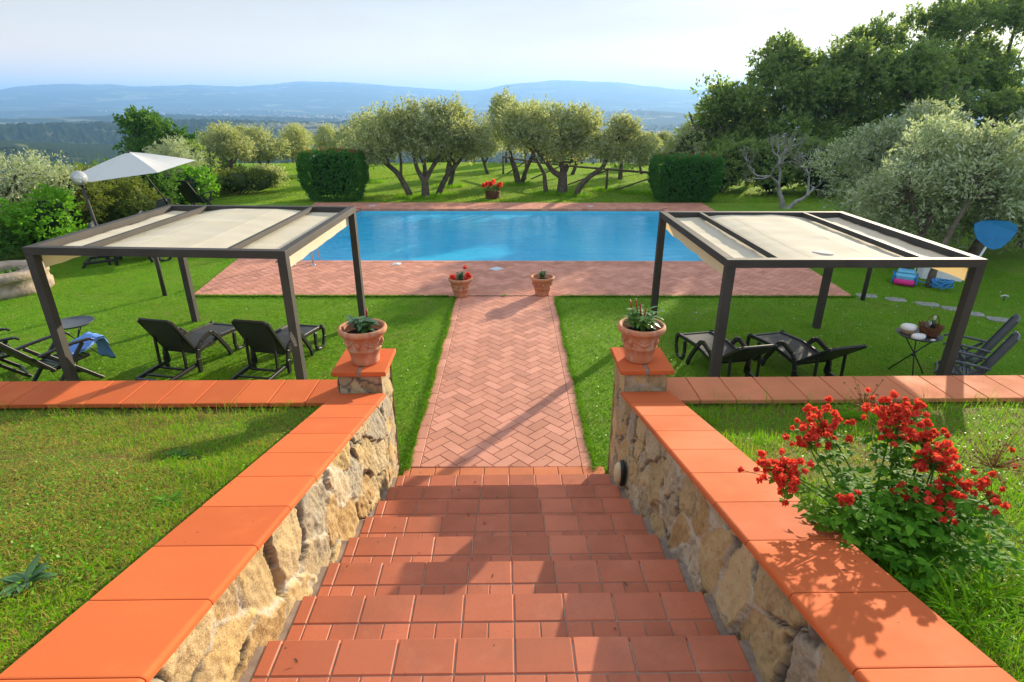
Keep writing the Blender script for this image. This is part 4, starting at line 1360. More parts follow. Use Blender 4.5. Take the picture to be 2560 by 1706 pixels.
def pot_mesh(o, s=1.0, ornament=True):
    mb = MB(); k = s
    prof = [(.0001, 0), (.120, 0), (.128, .012), (.126, .03), (.132, .045), (.130, .06), (.150, .135), (.158, .142), (.158, .156), (.152, .163), (.176, .265), (.182, .272), (.183, .284),
            (.200, .290), (.216, .302), (.222, .322), (.218, .344), (.204, .356), (.190, .350), (.182, .335), (.176, .30), (.160, .27)]
    mb.lathe([(r * k, z * k) for r, z in prof], 44)
    mb.build('pot', M['pot'], o)
    po = o.children[-1]
    if ornament:
        mb = MB()
        def rad(z): return float(np.interp(z, [p[1] for p in prof[5:13]], [p[0] for p in prof[5:13]])) + .002
        for q in range(4):
            a0 = q * math.pi / 2 + .4
            pts = []
            for t in np.linspace(0, 1, 13):
                z = .255 - .055 * math.sin(math.pi * t); a = a0 + (t - .5) * 1.05
                pts.append((rad(z) * k * math.cos(a), rad(z) * k * math.sin(a), z * k))
            mb.tube(pts, [.005 * k + .007 * k * math.sin(math.pi * t) for t in np.linspace(0, 1, 13)], 7)
            for t in np.linspace(.2, .8, 5):
                z = .245 - .055 * math.sin(math.pi * t); a = a0 + (t - .5) * 1.05
                mb.ball((rad(z) * k * math.cos(a), rad(z) * k * math.sin(a), z * k), .011 * k, 7, 5)
            a = a0 + math.pi / 4; z = .225
            mb.ball((rad(z) * k * math.cos(a), rad(z) * k * math.sin(a), z * k), (.022 * k, .022 * k, .03 * k), 9, 7)
            mb.ball((rad(.19) * k * math.cos(a), rad(.19) * k * math.sin(a), .19 * k), (.014 * k, .014 * k, .022 * k), 8, 6)
        mb.build('garland', M['pot'], po)
    mb = MB(); mb.lathe([(.165 * k, .272 * k), (.10 * k, .284 * k), (.0001, .280 * k)], 20); mb.build('soil', M['soil'], o)

def pot_plant(o, seed, n, h, spread, L, w, mat, lift=.28, stems=7):
    rnd = random.Random(seed); mb = MB(); sb = MB()
    for i in range(stems):
        a = i / stems * 6.283 + rnd.uniform(-.4, .4); r1 = spread * rnd.uniform(.3, 1)
        top = Vector((r1 * math.cos(a), r1 * math.sin(a), lift + h * rnd.uniform(.55, 1) * (1.15 - .5 * r1 / spread)))
        b0 = Vector((.03 * math.cos(a), .03 * math.sin(a), lift - .02))
        mid = (b0 + top) / 2 + Vector((0, 0, .03))
        sb.tube([b0, mid, top], [.006, .005, .003], 5)
        for j in range(n // stems):
            t = rnd.uniform(.2, 1); p = b0.lerp(mid, t * 2) if t < .5 else mid.lerp(top, t * 2 - 1)
            aa = rnd.uniform(0, 6.283); d = Vector((math.cos(aa), math.sin(aa), rnd.uniform(-.1, .7)))
            k = rnd.uniform(.65, 1.15)
            leaf_blade(mb, p, d, L * k, w * k, rnd.uniform(.1, .55))
    mb.build('foliage', mat, o); sb.build('stem', M['mid_green'], o)

def bloom(mb, c, r, rnd, n=14):
    """ruffled double flower: thin curved petals set edge-out round the heart"""
    c = Vector(c)
    for i in range(n + 6):
        th = math.acos(1 - 1.7 * (i + .5) / (n + 6)); ph = i * 2.39996 + rnd.uniform(-.4, .4)
        d = Vector((math.sin(th) * math.cos(ph), math.sin(th) * math.sin(ph), math.cos(th)))
        s = d.cross(Vector((rnd.uniform(-1, 1), rnd.uniform(-1, 1), rnd.uniform(-1, 1)))).normalized(); u = s.cross(d)
        L_ = r * rnd.uniform(.85, 1.2); w = r * rnd.uniform(.42, .62); k = u * r * rnd.uniform(-.45, .45)
        p = c + d * r * .12
        a_, b_, e_ = p - s * w * .4, p + s * w * .4, p + d * L_ * .55
        mb.add([tuple(a_), tuple(b_), tuple(e_ + s * w + k), tuple(p + d * L_ + k * 1.5), tuple(e_ - s * w + k), tuple(e_ - k * .3)],
               [(0, 1, 5), (1, 2, 5), (2, 3, 5), (3, 4, 5), (4, 0, 5)], 0, True)

pt = thing('potted_plant', 'terracotta pot with low leafy green plant on the left pillar', 'potted plant', (-1.372, 4.935, 1.432), .3, 'terracotta pots with garlands')
pot_mesh(pt); pot_plant(pt, 3, 90, .17, .13, .095, .055, M['pot_leaf'], .30, 9)
mb = MB(); mb.tube([(.05, .06, .40), (.055, .065, .46), (.056, .066, .50)], [.006, .010, .003], 6); mb.build('flower_bud', M['bud'], pt)
pt = thing('potted_plant', 'terracotta pot with bright plant and red pointed buds on the right pillar', 'potted plant', (1.200, 4.985, 1.432), 1.2, 'terracotta pots with garlands')
pot_mesh(pt); pot_plant(pt, 8, 170, .24, .14, .11, .045, M['bright_pot_leaf'], .30, 12)
for (x, y, z) in ((.06, .12, .50), (.02, .07, .53), (-.05, .02, .52), (-.08, -.03, .49)):
    mb = MB(); mb.tube([(x * .6, y * .6, z - .10), (x, y, z), (x * 1.06, y * 1.06, z + .025), (x * 1.12, y * 1.15, z + .055)], [.003, .007, .009, .002], 7); mb.build('flower_bud', M['bud'], pt)
pt = thing('potted_plant', 'terracotta pot with red flowers where the path meets the pool deck', 'potted plant', (-1.043, 11.27, .02), .8, 'terracotta pots with garlands')
pot_mesh(pt, 1.12); pot_plant(pt, 5, 90, .22, .10, .08, .035, M['pot_leaf'], .33, 9)
rnd = random.Random(2)
for (x, y, z, r) in ((-.16, -.06, .43, .035), (-.13, -.10, .40, .033), (-.17, -.02, .40, .03), (.15, -.03, .46, .036), (.18, .0, .42, .036), (.12, -.10, .40, .033), (.15, -.08, .37, .03), (.10, .02, .60, .026), (.08, .05, .58, .022)):
    ax, ay = x * math.cos(-.8) - y * math.sin(-.8), x * math.sin(-.8) + y * math.cos(-.8)
    mb = MB(); bloom(mb, (ax, ay, z), r * 1.5, rnd); mb.build('flower', M['rose'], pt)
pt = thing('potted_plant', 'terracotta pot with small flowerless shrub where the path meets the pool deck', 'potted plant', (0.62, 11.36, .02), 2.0, 'terracotta pots with garlands')
pot_mesh(pt, 1.12); pot_plant(pt, 15, 90, .25, .085, .07, .032, M['pot_leaf'], .33, 9)

pl_ = thing('flower_planter', 'brown wicker planter with red geraniums on the far lawn behind the pool', 'planter', (-.80, 24.55, 0))
mb = MB(); mb.lathe([(.0001, 0), (.27, 0), (.31, .28), (.33, .30), (.30, .31), (.0001, .29)], 26)
for z in (.05, .11, .17, .23, .29): mb.tube([((.285 + z * .12) * math.cos(a), (.285 + z * .12) * math.sin(a), z) for a in np.linspace(0, 6.2832, 36)], .016, 5)
mb.build('basket', M['wicker'], pl_)
mb = MB(); rnd = random.Random(6)
for i in range(240):
    a = rnd.uniform(0, 6.283); r0 = .30 * math.sqrt(rnd.random())
    leaf_blade(mb, (r0 * math.cos(a), r0 * math.sin(a), .28 + rnd.uniform(0, .2)), (math.cos(a), math.sin(a), rnd.uniform(.2, 1)), .10, .08, .2)
mb.build('foliage', M['mid_green'], pl_)
for (x, y, z) in ((-.36, .05, .52), (-.22, -.1, .60), (-.05, -.12, .62), (.02, .1, .66), (-.12, .05, .56), (.33, .0, .58), (.26, -.1, .54)):
    mb = MB(); bloom(mb, (x, y, z), .10, rnd, 20); mb.build('flower', M['rose'], pl_)

# ------------------------------------------------------------------ pool fittings
ld = thing('pool_ladder', 'bent steel handrails of the pool ladder at the near left pool edge', 'ladder', (-5.09, 13.69, .024), -.006)
for s in (-1, 1):
    mb = MB()
    pts = [(s * .25, 0, 0), (s * .25, .01, .52), (s * .25, .06, .66), (s * .25, .17, .72), (s * .25, .30, .66), (s * .25, .40, .45), (s * .25, .52, .02), (s * .25, .56, -.70)]
    mb.tube(pts, .02, 10); mb.build('handrail', M['steel'], ld)
    mb = MB(); mb.lathe([(.06, 0), (.058, .012), (.025, .022)], 18, (s * .25, 0, 0)); mb.build('flange', M['steel'], ld)
for z in (-.22, -.45, -.66):
    mb = MB(); mb.box((0, .555, z), (.46, .07, .025), 0, None, .006); mb.build('rung', M['steel'], ld)
def lid(label, x, y, s, rz=0.0):
    o = thing('skimmer_lid', label, 'cover', (*turn((x, y)), .024), rz, 'pale skimmer covers in the deck')
    mb = MB(); mb.box((0, 0, .003), (s, s, .008), 0, None, .002); mb.build('frame', M['skimmer'], o)
    mb = MB(); mb.lathe([(s * .40, .0071), (s * .39, .0095), (.0001, .0095)], 24); mb.build('lid', M['skimmer'], o)
lid('small pale square cover in the near deck beside the ladder', -2.83, 13.80, .20)
lid('pale diamond set square cover in the near deck between the two pots', -.37, 13.36, .26, R(45))
lid('pale square cover in the near deck, seen under the right pergola', 5.12, 13.25, .25, R(8))
lid('pale square cover in the far deck near the left hedge', -5.45, 22.55, .24)
lid('pale square cover in the far deck toward the right hedge', 2.95, 22.40, .2)

# slot drain between path and deck, with a weed
dr = thing('drain_channel', 'dark slot drain between the two deck pots', 'drain', (-.13, 11.29, .018))
mb = MB(); mb.box((0, 0, .003), (1.80, .016, .008), 0); mb.build('slot', M['dark_plastic'], dr)
wd = MB(); rnd = random.Random(8)
for i in range(16): leaf_blade(wd, (rnd.uniform(-.05, .05), 0, .02), (rnd.uniform(-1, 1), rnd.uniform(-.6, .6), .7), .07, .02, .4)
tag(wd.build('weed', M['lime'], None, (-.17, 11.27, .0)), 'small green weed sprouting from the slot drain', 'weed')

# ------------------------------------------------------------------ parasol, lamps, posts
pa = thing('parasol', 'white tilted parasol on a dark pole in front of the left hedge', 'parasol', (-8.62, 15.5, 0))
mb = MB(); mb.tube([(0.03, 0, 0), (-.50, 0, 1.22)], .026, 10); mb.build('lower_pole', M['metal'], pa)
mb = MB(); mb.tube([(-.50, 0, 1.22), (-.57, 0, 1.36)], .036, 10); mb.tube([(-.50, -.02, 1.28), (-.44, -.09, 1.30)], .014, 6); mb.build('tilt_joint', M['dark_plastic'], pa)
mb = MB(); mb.tube([(-.57, 0, 1.36), (-1.20, 0, 2.44)], .020, 10); mb.build('upper_pole', M['metal'], pa)
mb = MB(); mb.lathe([(.0001, 0), (.25, 0), (.25, .06), (.05, .09), (.04, .3), (.0001, .3)], 24); mb.build('base', M['dark_plastic'], pa)
apex = Vector((-1.20, 0, 2.52)); ncan = 6; Rc = 1.46
axis = Vector((-.085, -.10, 1)).normalized()
ax1 = axis.cross(Vector((0, 1, 0))).normalized(); ax2 = axis.cross(ax1)
mb = MB(); vs = [tuple(apex)]; ring = 8
for i in range(1, ring + 1):
    t = i / ring
    for k in range(ncan * 4):
        a = 2 * math.pi * (k / (ncan * 4)) + .35
        seg = (a - .35) % (2 * math.pi / ncan) - math.pi / ncan
        rad = Rc * t * (math.cos(math.pi / ncan) / math.cos(seg)) * (1 - .02 * t * math.cos(seg * ncan / 2))
        dz = -.42 * (t * .82 + .18 * t * t) - .035 * math.cos(seg * ncan / 2) * math.sin(math.pi * t)
        vs.append(tuple(apex + (ax1 * math.cos(a) + ax2 * math.sin(a)) * rad + axis * dz))
n = ncan * 4; fs = []
for k in range(n): fs.append((0, 1 + k, 1 + (k + 1) % n))
for i in range(ring - 1):
    for k in range(n): fs.append((1 + i * n + k, 1 + (i + 1) * n + k, 1 + (i + 1) * n + (k + 1) % n, 1 + i * n + (k + 1) % n))
mb.add(vs, fs, 0, False); mb.build('canopy', M['parasol'], pa)
mb = MB(); mb.lathe([(.12, -.10), (.04, .0), (.03, .03), (.0001, .04)], 14, M=Matrix.Translation(apex)); mb.build('finial', M['dark_plastic'], pa)
for k in range(ncan):
    a = 2 * math.pi * k / ncan + .35
    e = apex + (ax1 * math.cos(a) + ax2 * math.sin(a)) * Rc - axis * .42
    mb = MB(); mb.tube([tuple(apex - axis * .03), tuple(apex.lerp(e, .97) - axis * .02)], .010, 5); mb.build('rib', M['metal'], pa)

gl_ = thing('globe_lamp', 'clear globe lamp on a leaning dark pole by the left hedge', 'lamp', (-9.86, 13.8, 0))
mb = MB(); mb.tube([(0, 0, 0), (-.16, 0, 1.90)], .034, 12); mb.build('pole', M['metal'], gl_)
mb = MB(); mb.lathe([(.055, 0), (.07, .03), (.05, .06)], 16, (-.165, 0, 1.88)); mb.build('collar', M['dark_plastic'], gl_)
mb = MB(); mb.ball((-.175, 0, 2.07), .165, 24, 16); mb.build('globe', M['globe'], gl_)
mb = MB(); mb.tube([(-.17, 0, 1.93), (-.175, 0, 2.02)], .02, 8); mb.ball((-.175, 0, 2.06), .04, 10, 8); mb.build('bulb', M['white'], gl_)
def pole(label, x, y, h):
    o = thing('garden_post', label, 'post', (x, y, 0), 0, 'slim dark posts at the deck corners')
    mb = MB(); mb.tube([(0, 0, -.05), (0, 0, h)], .042, 12); mb.build('shaft', M['metal'], o)
    mb = MB(); mb.lathe([(.06, h), (.062, h + .015), (.03, h + .035), (.0001, h + .04)], 14); mb.build('cap', M['metal'], o)
pole('slim dark post in the grass at the left deck corner', -7.16, 11.36, 1.5)
pole('slim dark post in the grass beside the stepping stones', 7.07, 11.07, 1.5)

# ------------------------------------------------------------------ well, stepping stones, right lawn clutter
we = thing('stone_well', 'low round stone well cut off by the left edge', 'well', (-10.75, 11.75, 0))
mb = MB(); prof = [(.83, -.03), (.84, .14), (.80, .16), (.80, .30), (.83, .32), (.82, .42), (.78, .455), (.46, .45), (.44, .41), (.44, .2)]
mb.lathe(prof, 72)
V = np.array(mb.v); rr_ = np.hypot(V[:, 0], V[:, 1]); an = np.arctan2(V[:, 1], V[:, 0])
f = 1 + .035 * fbm(an * 3.0, V[:, 2] * 6, 3, 4) + .012 * fbm(an * 12, V[:, 2] * 20, 3, 6); V[:, 0] *= f; V[:, 1] *= f; V[:, 2] += .02 * fbm(an * 2.2, rr_ * 5, 3, 9) * (V[:, 2] > .1)
mb.v = [tuple(p) for p in V]; mb.build('stone_ring', M['old_stone'], we)
mb = MB(); mb.lathe([(.0001, .30), (.46, .30)], 30); mb.build('soil', M['soil'], we)
fo = MB(); rnd = random.Random(3)
for i in range(70):
    a = rnd.uniform(0, 6.28); r0 = .4 * math.sqrt(rnd.random()); leaf_blade(fo, (r0 * math.cos(a), r0 * math.sin(a), .32), (rnd.uniform(-1, 1), rnd.uniform(-1, 1), .9), .16, .05, .3)
fo.build('foliage', M['mid_green'], we)
SS = [(7.30, 11.33, 'first stepping stone, behind the slim dark post'), (7.75, 11.08, 'second stepping stone from the deck corner'), (8.20, 10.80, 'third stepping stone from the deck corner'),
      (8.50, 10.52, 'fourth stepping stone, half hidden by the pergola post'), (8.66, 10.24, 'fifth stepping stone from the deck corner, just right of the pergola post'), (8.93, 9.93, 'last stepping stone, behind the high back of the grey armchair')]
for i, (x, y, lb) in enumerate(SS):
    mb = MB(); rnd = random.Random(20 + i); n = 9
    pl = [( .20 * (abs(math.cos(a)) ** .45) * math.copysign(1, math.cos(a)) * rnd.uniform(.9, 1.08), .13 * (abs(math.sin(a)) ** .45) * math.copysign(1, math.sin(a)) * rnd.uniform(.9, 1.08)) for a in np.linspace(.2, 6.4, n, endpoint=False)]
    mb.prism(pl, -.04, .016, 0, .008)
    tag(mb.build('stepping_stone', M['paving_stone'], None, (x, y, 0), R(-25) + rnd.uniform(-.2, .2)), 'grey flat ' + lb, 'stepping stone', 'stepping stones in the right lawn')

rb_ = thing('pool_robot', 'pale blue pool cleaning robot with magenta brush on the right lawn', 'pool robot', (8.62, 12.22, 0), R(-35))
mb = MB(); mb.box((0, 0, .17), (.40, .36, .16), 0, None, .05); mb.box((0, .02, .27), (.34, .26, .08), 0, None, .035); mb.build('shell', M['light_blue'], rb_)
for s in (-1, 1):
    mb = MB(); mb.tube([(-.19, s * .20, .075), (.19, s * .20, .075)], .065, 14); mb.build('brush', M['magenta'], rb_)
for s in (-1, 1):
    mb = MB(); mb.box((s * .215, 0, .13), (.035, .40, .20), 0, None, .05); mb.build('side_panel', M['blue_plastic'], rb_)
mb = MB(); mb.tube([(-.14, .1, .30), (-.14, .14, .40), (.14, .14, .40), (.14, .1, .30)], .016, 8); mb.build('handle', M['white'], rb_)
mb = MB(); rnd = random.Random(12)
pts = [(.0, .0, .12)]
for k in range(90):
    a = k * .42; rr0 = .17 + .05 * math.sin(k * .9); pts.append((.50 + rr0 * math.cos(a), -.45 + rr0 * .8 * math.sin(a), .05 + .16 * abs(math.sin(k * .37))))
mb.tube(pts, .011, 6)
tag(mb.build('power_cable', M['blue_plastic'], None, (8.62, 12.22, 0)), 'tangled blue cable coiled beside the thin tree trunk', 'cable')
sb_ = thing('storage_box', 'white lidded storage box behind the thin trunks on the right lawn', 'box', (9.66, 12.62, 0), R(-20))
mb = MB(); mb.box((0, 0, .22), (.78, .42, .44), 0, None, .015); mb.build('body', M['white'], sb_)
mb = MB(); mb.box((0, 0, .465), (.82, .46, .045), 0, None, .012); mb.build('lid', M['white'], sb_)
bb = thing('play_board', 'blue fan shaped plastic board on a white pole under the pale olive trees', 'board', (10.22, 12.55, 0), R(-10))
mb = MB(); mb.tube([(0, 0, 0), (.22, 0, .80)], .024, 10); mb.build('pole', M['white'], bb)
mb = MB(); n = 18; fr, bk_ = [], []
out_ = [(-.30, -.06), (-.40, .12), (-.43, .26), (-.30, .34), (-.05, .36), (.22, .34), (.40, .26), (.43, .12), (.36, -.06), (.20, -.24), (.05, -.28), (-.12, -.20)]
for x, z in out_: fr.append((x + .28, -.03 + .16 * (x * x), z + .98)); bk_.append((x + .28, .01 + .16 * (x * x), z + .98))
k = len(out_); fs = [tuple(range(k)), tuple(range(k, 2 * k))[::-1]] + [(i, (i + 1) % k, k + (i + 1) % k, k + i) for i in range(k)]
mb.add(fr + bk_, fs); mb.build('panel', M['blue_plastic'], bb)
bu = thing('bucket', 'small red bucket on the grass behind the right pergola', 'bucket', (11.0, 13.9, 0))
mb = MB(); mb.lathe([(.0001, 0), (.11, 0), (.15, .28), (.16, .29), (.145, .28), (.105, .01), (.0001, .01)], 20); mb.build('body', M['red_plastic'], bu)
mb = MB(); mb.tube([(.15 * math.cos(a), 0, .28 + .15 * math.sin(a)) for a in np.linspace(0, math.pi, 14)], .006, 6); mb.build('handle', M['steel'], bu)
sp_ = thing('sprinkler', 'small grey lawn sprinkler in the grass right of the right pergola', 'sprinkler', (9.9, 11.05, 0))
mb = MB(); mb.tube([(0, 0, 0), (0, 0, .09)], .012, 8); mb.build('spike', M['grey_plastic'], sp_)
mb = MB(); mb.tube([(-.07, .02, .08), (0, 0, .11), (.06, -.02, .09)], .014, 8); mb.build('nozzle', M['skimmer'], sp_)

# ------------------------------------------------------------------ more seats by the parasol
def far_lounger(label, loc, rz, tilt):
    o = dup(ll, loc, rz, 1.12, label, 'dark loungers by the parasol')
    return o
far_lounger('dark lounger partly hidden behind the left pergola, nearest the globe lamp', (-9.75, 14.05, 0), R(-65), 30)
far_lounger('dark lounger partly hidden behind the left pergola, in front of the parasol pole', (-9.45, 15.5, 0), R(-65), 30)
dup(c0, (-11.15, 21.0, 0), R(-8), 1.15, 'dark armchair standing alone on the far left lawn, back to the viewer', 'seats by the parasol')
ch = dup(c1, (-10.75, 17.6, 0), R(65), .85, 'small grey armchair behind the parasol, seen above the left pergola', 'seats by the parasol')

# ------------------------------------------------------------------ rail fence behind the pool
fe = thing('rail_fence', 'rustic wooden rail fence with slanting braces behind the right olive trees', 'fence', (0, 0, 0))
fp = [(6.35, 25.3), (4.30, 27.0), (2.35, 28.9), (0.7, 31.2), (-.5, 33.6)]
rnd = random.Random(3)
for x, y in fp:
    mb = MB(); mb.tube([(x, y, -.1), (x + .02, y, .95)], [.06, .055], 8); mb.build('post', M['wood'], fe)
for i in range(len(fp) - 1):
    a, b = fp[i], fp[i + 1]
    mb = MB(); mb.tube([(a[0], a[1], .93), ((a[0] + b[0]) / 2, (a[1] + b[1]) / 2, .915), (b[0], b[1], .93)], [.05, .047, .05], 8); mb.build('rail', M['wood'], fe)
    mb = MB(); mb.tube([(a[0], a[1], .88), (b[0] * .82 + a[0] * .18, b[1] * .82 + a[1] * .18, .05)], .034, 7); mb.build('brace', M['wood'], fe)
# ------------------------------------------------------------------ foliage builders
def unit(v): return v / np.maximum(np.linalg.norm(v, axis=-1, keepdims=True), 1e-9)

def leaf_quads(c, d, s, L, w):
    """rhombic leaves: base c, direction d, side s"""
    L = L[:, None]; w = w[:, None]
    V = np.stack([c, c + d * L * .45 + s * w * .5, c + d * L, c + d * L * .45 - s * w * .5], 1)
    n = len(c)
    F = np.arange(n * 4).reshape(n, 4)
    return V.reshape(-1, 3), F

def sprig_leaves(rng, cen, out, n, L, w, len_s=.22, up=.35, jitter=.6, per=9):
    """cen (k,3) sprig bases, out (k,3) outward dirs; n leaves in total, along the sprigs"""
    k = len(cen)
    idx = rng.integers(0, k, n)
    d0 = unit(out + rng.normal(0, .45, out.shape) + np.array([0, 0, up]))
    t = rng.random(n)
    base = cen[idx] + d0[idx] * (t * len_s)[:, None] + rng.normal(0, .012, (n, 3))
    d = unit(d0[idx] * .8 + rng.normal(0, jitter, (n, 3)))
    s = unit(np.cross(d, rng.normal(0, 1, (n, 3))))
    k_ = rng.uniform(.65, 1.2, n)
    return leaf_quads(base, d, s, L * k_, w * k_)

def crown_points(rng, blobs, k, shell=.55):
    """sprig bases in lumpy sub-blobs. blobs: (x,y,z,rx,ry,rz)"""
    B = np.array(blobs, float)
    wgt = (B[:, 3] * B[:, 4] * B[:, 5]) ** .72
    idx = rng.choice(len(B), k, p=wgt / wgt.sum())
    u = unit(rng.normal(0, 1, (k, 3)))
    r = (shell + (1 - shell) * rng.random(k)) * rng.uniform(.75, 1.08, k)
    P = B[idx, :3] + u * r[:, None] * B[idx, 3:6]
    return P, u

def sub_blobs(rng, big, n, rmin, rmax, flat=.85, fill=.35):
    """scatter lumps on/in big ellipsoids (x,y,z,rx,ry,rz)"""
    B = np.array(big, float); wgt = (B[:, 3] * B[:, 4] * B[:, 5]) ** .67
    out = []
    for _ in range(n):
        b = B[rng.choice(len(B), p=wgt / wgt.sum())]
        u = unit(rng.normal(0, 1, 3)); u[2] = u[2] * .8 + .08
        r = (1 - fill * rng.random() ** 1.5)
        rad = rng.uniform(rmin, rmax)
        p = b[:3] + u * np.maximum(b[3:6] - rad * .5, .05) * r
        out.append((p[0], p[1], p[2], rad, rad, rad * flat))
    return out

def limb(mb, rng, a, b, r0, r1, wob=.08, n=5, sides=7):
    a = np.array(a, float); b = np.array(b, float)
    L = np.linalg.norm(b - a)
    off = rng.normal(0, 1, 3) * wob * L
    pts = []
    for t in np.linspace(0, 1, n):
        p = a + (b - a) * t + off * math.sin(math.pi * t) + np.array([0, 0, .05 * L]) * math.sin(math.pi * t)
        pts.append(tuple(p))
    mb.tube(pts, list(np.linspace(r0, r1, n)), sides)

def gnarl(mb, amp, seed):
    V = np.array(mb.v)
    n = fbm(V[:, 0] * 9 + V[:, 2] * 4, V[:, 1] * 9 + V[:, 2] * 5, 3, seed)
    m = fbm(V[:, 1] * 14 - V[:, 2] * 3, V[:, 0] * 14, 2, seed + 3)
    V[:, 0] += amp * n; V[:, 1] += amp * m
    mb.v = [tuple(p) for p in V]

def make_tree(name, label, cat, seed, trunk_paths, big, nsub, rsub, nsprig, nleaf, L, w, leafm, barkm, twigs=26, group=None, sprig=.24, up=.3, loc=(0, 0, 0), shell=.5, fill=.45, jit=.6):
    """trunk_paths: list of (points, radii); big: ellipsoids"""
    rng = np.random.default_rng(seed)
    o = thing(name, label, cat, loc, 0, group)
    mb = MB()
    ends = []
    for pts, rads in trunk_paths:
        P = np.array(pts, float)
        tt = np.linspace(0, len(P) - 1, (len(P) - 1) * 4 + 1)
        Q = np.stack([np.interp(tt, np.arange(len(P)), P[:, k]) for k in range(3)], 1)
        # soften the corners
        for _ in range(2): Q[1:-1] = .25 * Q[:-2] + .5 * Q[1:-1] + .25 * Q[2:]
        rr = np.interp(tt, np.arange(len(P)), rads)
        mb.tube([tuple(q) for q in Q], list(rr), 10)
        ends.append((P[-1], rads[-1])); ends.append((Q[int(len(Q) * .7)], rr[int(len(Q) * .7)]))
    gnarl(mb, .02, seed)
    sb = sub_blobs(rng, big, nsub, rsub[0], rsub[1], fill=fill)
    order = rng.permutation(len(sb))[:twigs]
    E = np.array([e[0] for e in ends])
    for i in order:
        p = np.array(sb[i][:3]); k = int(np.argmin(np.linalg.norm(E - p, axis=1) + rng.random(len(E)) * .4))
        limb(mb, rng, E[k], p, min(.045, ends[k][1] * .7), .010, .10, 5, 5)
    mb.build('trunk', barkm, o)
    P, u = crown_points(rng, sb, nsprig)
    cen = np.array([b[:3] for b in big]).mean(0)
    outd = unit(u * .7 + unit(P - cen) * .6)
    V, F = sprig_leaves(rng, P, outd, nleaf, L, w, sprig, up, jit)
    np_mesh('crown', V, F, leafm, o)
    return o

# ---- the two olive groups behind the pool -------------------------------------------------
OL, OW = .125, .048
def olive(label, seed, loc, paths, big, nsub=34, nleaf=15000, nsprig=1500, mat='olive', rs=(.28, .52), group='olive trees behind the pool', twigs=26, name='olive_tree'):
    return make_tree(name, label, 'olive tree', seed, paths, big, nsub, rs, nsprig, int(nleaf * .82), OL, OW, M[mat], M['bark'], twigs, group, .34, .55, loc, .45, .5)

olive('olive tree with a trunk leaning hard left, nearest olive to the left clipped hedge', 101, (-4.22, 24.75, 0),
      [([(0, 0, -.05), (-.18, 0, .35), (-.50, .1, .95), (-.95, .1, 1.35), (-1.5, .1, 1.75)], [.15, .125, .11, .09, .05]), ([(-.42, .08, .85), (-.38, .25, 1.5), (-.5, .3, 2.2)], [.07, .05, .03])],
      [(-1.35, .2, 2.25, 1.30, 1.35, 1.0), (-.75, .2, 2.75, 1.0, 1.1, .85), (-1.9, .0, 1.7, .75, .9, .6)], 46, 19000, 1900)
olive('olive tree with upright trunk forking low into a wide V behind the pool', 102, (-3.62, 24.6, 0),
      [([(0, 0, -.05), (.02, 0, .5), (.0, 0, .75)], [.19, .15, .14]), ([(.0, 0, .65), (-.28, .0, 1.15), (-.42, .05, 1.8), (-.30, .1, 2.5), (-.5, .1, 3.1)], [.11, .09, .075, .055, .03]),
       ([(.02, 0, .7), (.30, .1, 1.2), (.62, .1, 1.6), (.75, .1, 2.3), (1.1, .1, 2.9)], [.11, .09, .08, .05, .03]), ([(.0, .1, .7), (-.02, .25, 1.3), (-.18, .3, 1.7)], [.08, .06, .04])],
      [(-.35, .2, 2.75, 1.0, 1.2, 1.0), (.65, .1, 2.85, .95, 1.1, 1.0), (.1, -.2, 2.1, 1.0, .9, .6)], 46, 19000, 1900)
olive('olive tree with trunk leaning right, nearest left of the planter with red geraniums', 103, (-3.20, 25.35, 0),
      [([(0, 0, -.05), (.22, 0, .45), (.50, 0, .95), (.95, .1, 1.35), (1.35, .1, 1.9)], [.14, .12, .10, .075, .04]), ([(.42, 0, .8), (.55, .1, 1.5), (.9, .2, 2.5), (1.2, .2, 3.3)], [.08, .065, .045, .025])],
      [(1.15, .2, 2.55, 1.0, 1.2, 1.05), (1.65, .1, 2.1, .8, .9, .8), (.75, .3, 3.2, .7, .8, .65), (.55, -.1, 2.0, .9, .8, .6)], 44, 18000, 1800)
olive('olive tree with a thick upright trunk, the stoutest one behind the pool', 104, (2.16, 25.6, 0),
      [([(0, 0, -.05), (.02, 0, .45), (.03, 0, .95)], [.26, .21, .19]), ([(.0, 0, .75), (-.45, .0, 1.0), (-.75, .0, 1.45), (-1.2, .1, 1.9), (-1.5, .1, 2.6)], [.13, .115, .09, .07, .04]),
       ([(.05, 0, .9), (.35, .1, 1.5), (.75, .1, 2.2), (.9, .1, 3.0)], [.13, .10, .07, .03]), ([(.02, .0, .9), (-.1, .2, 1.7), (-.1, .2, 2.8)], [.12, .09, .04])],
      [(-.35, .2, 2.6, 1.25, 1.3, 1.05), (.65, .1, 2.75, 1.0, 1.1, 1.05), (-1.2, .1, 2.35, .85, .9, .8), (.2, -.3, 1.95, 1.1, .8, .55)], 56, 24000, 2300)
olive('slim crooked olive trunk immediately left of the stoutest olive', 105, (1.52, 25.75, 0),
      [([(0, 0, -.05), (-.10, 0, .5), (-.12, 0, .85), (-.38, 0, 1.3), (-.75, .1, 1.9), (-1.0, .1, 2.6)], [.11, .09, .08, .065, .05, .03])],
      [(-.95, .2, 2.45, .95, 1.0, .95), (-1.35, .2, 3.0, .55, .6, .65), (-.55, .1, 3.05, .6, .7, .6)], 34, 13000, 1300)
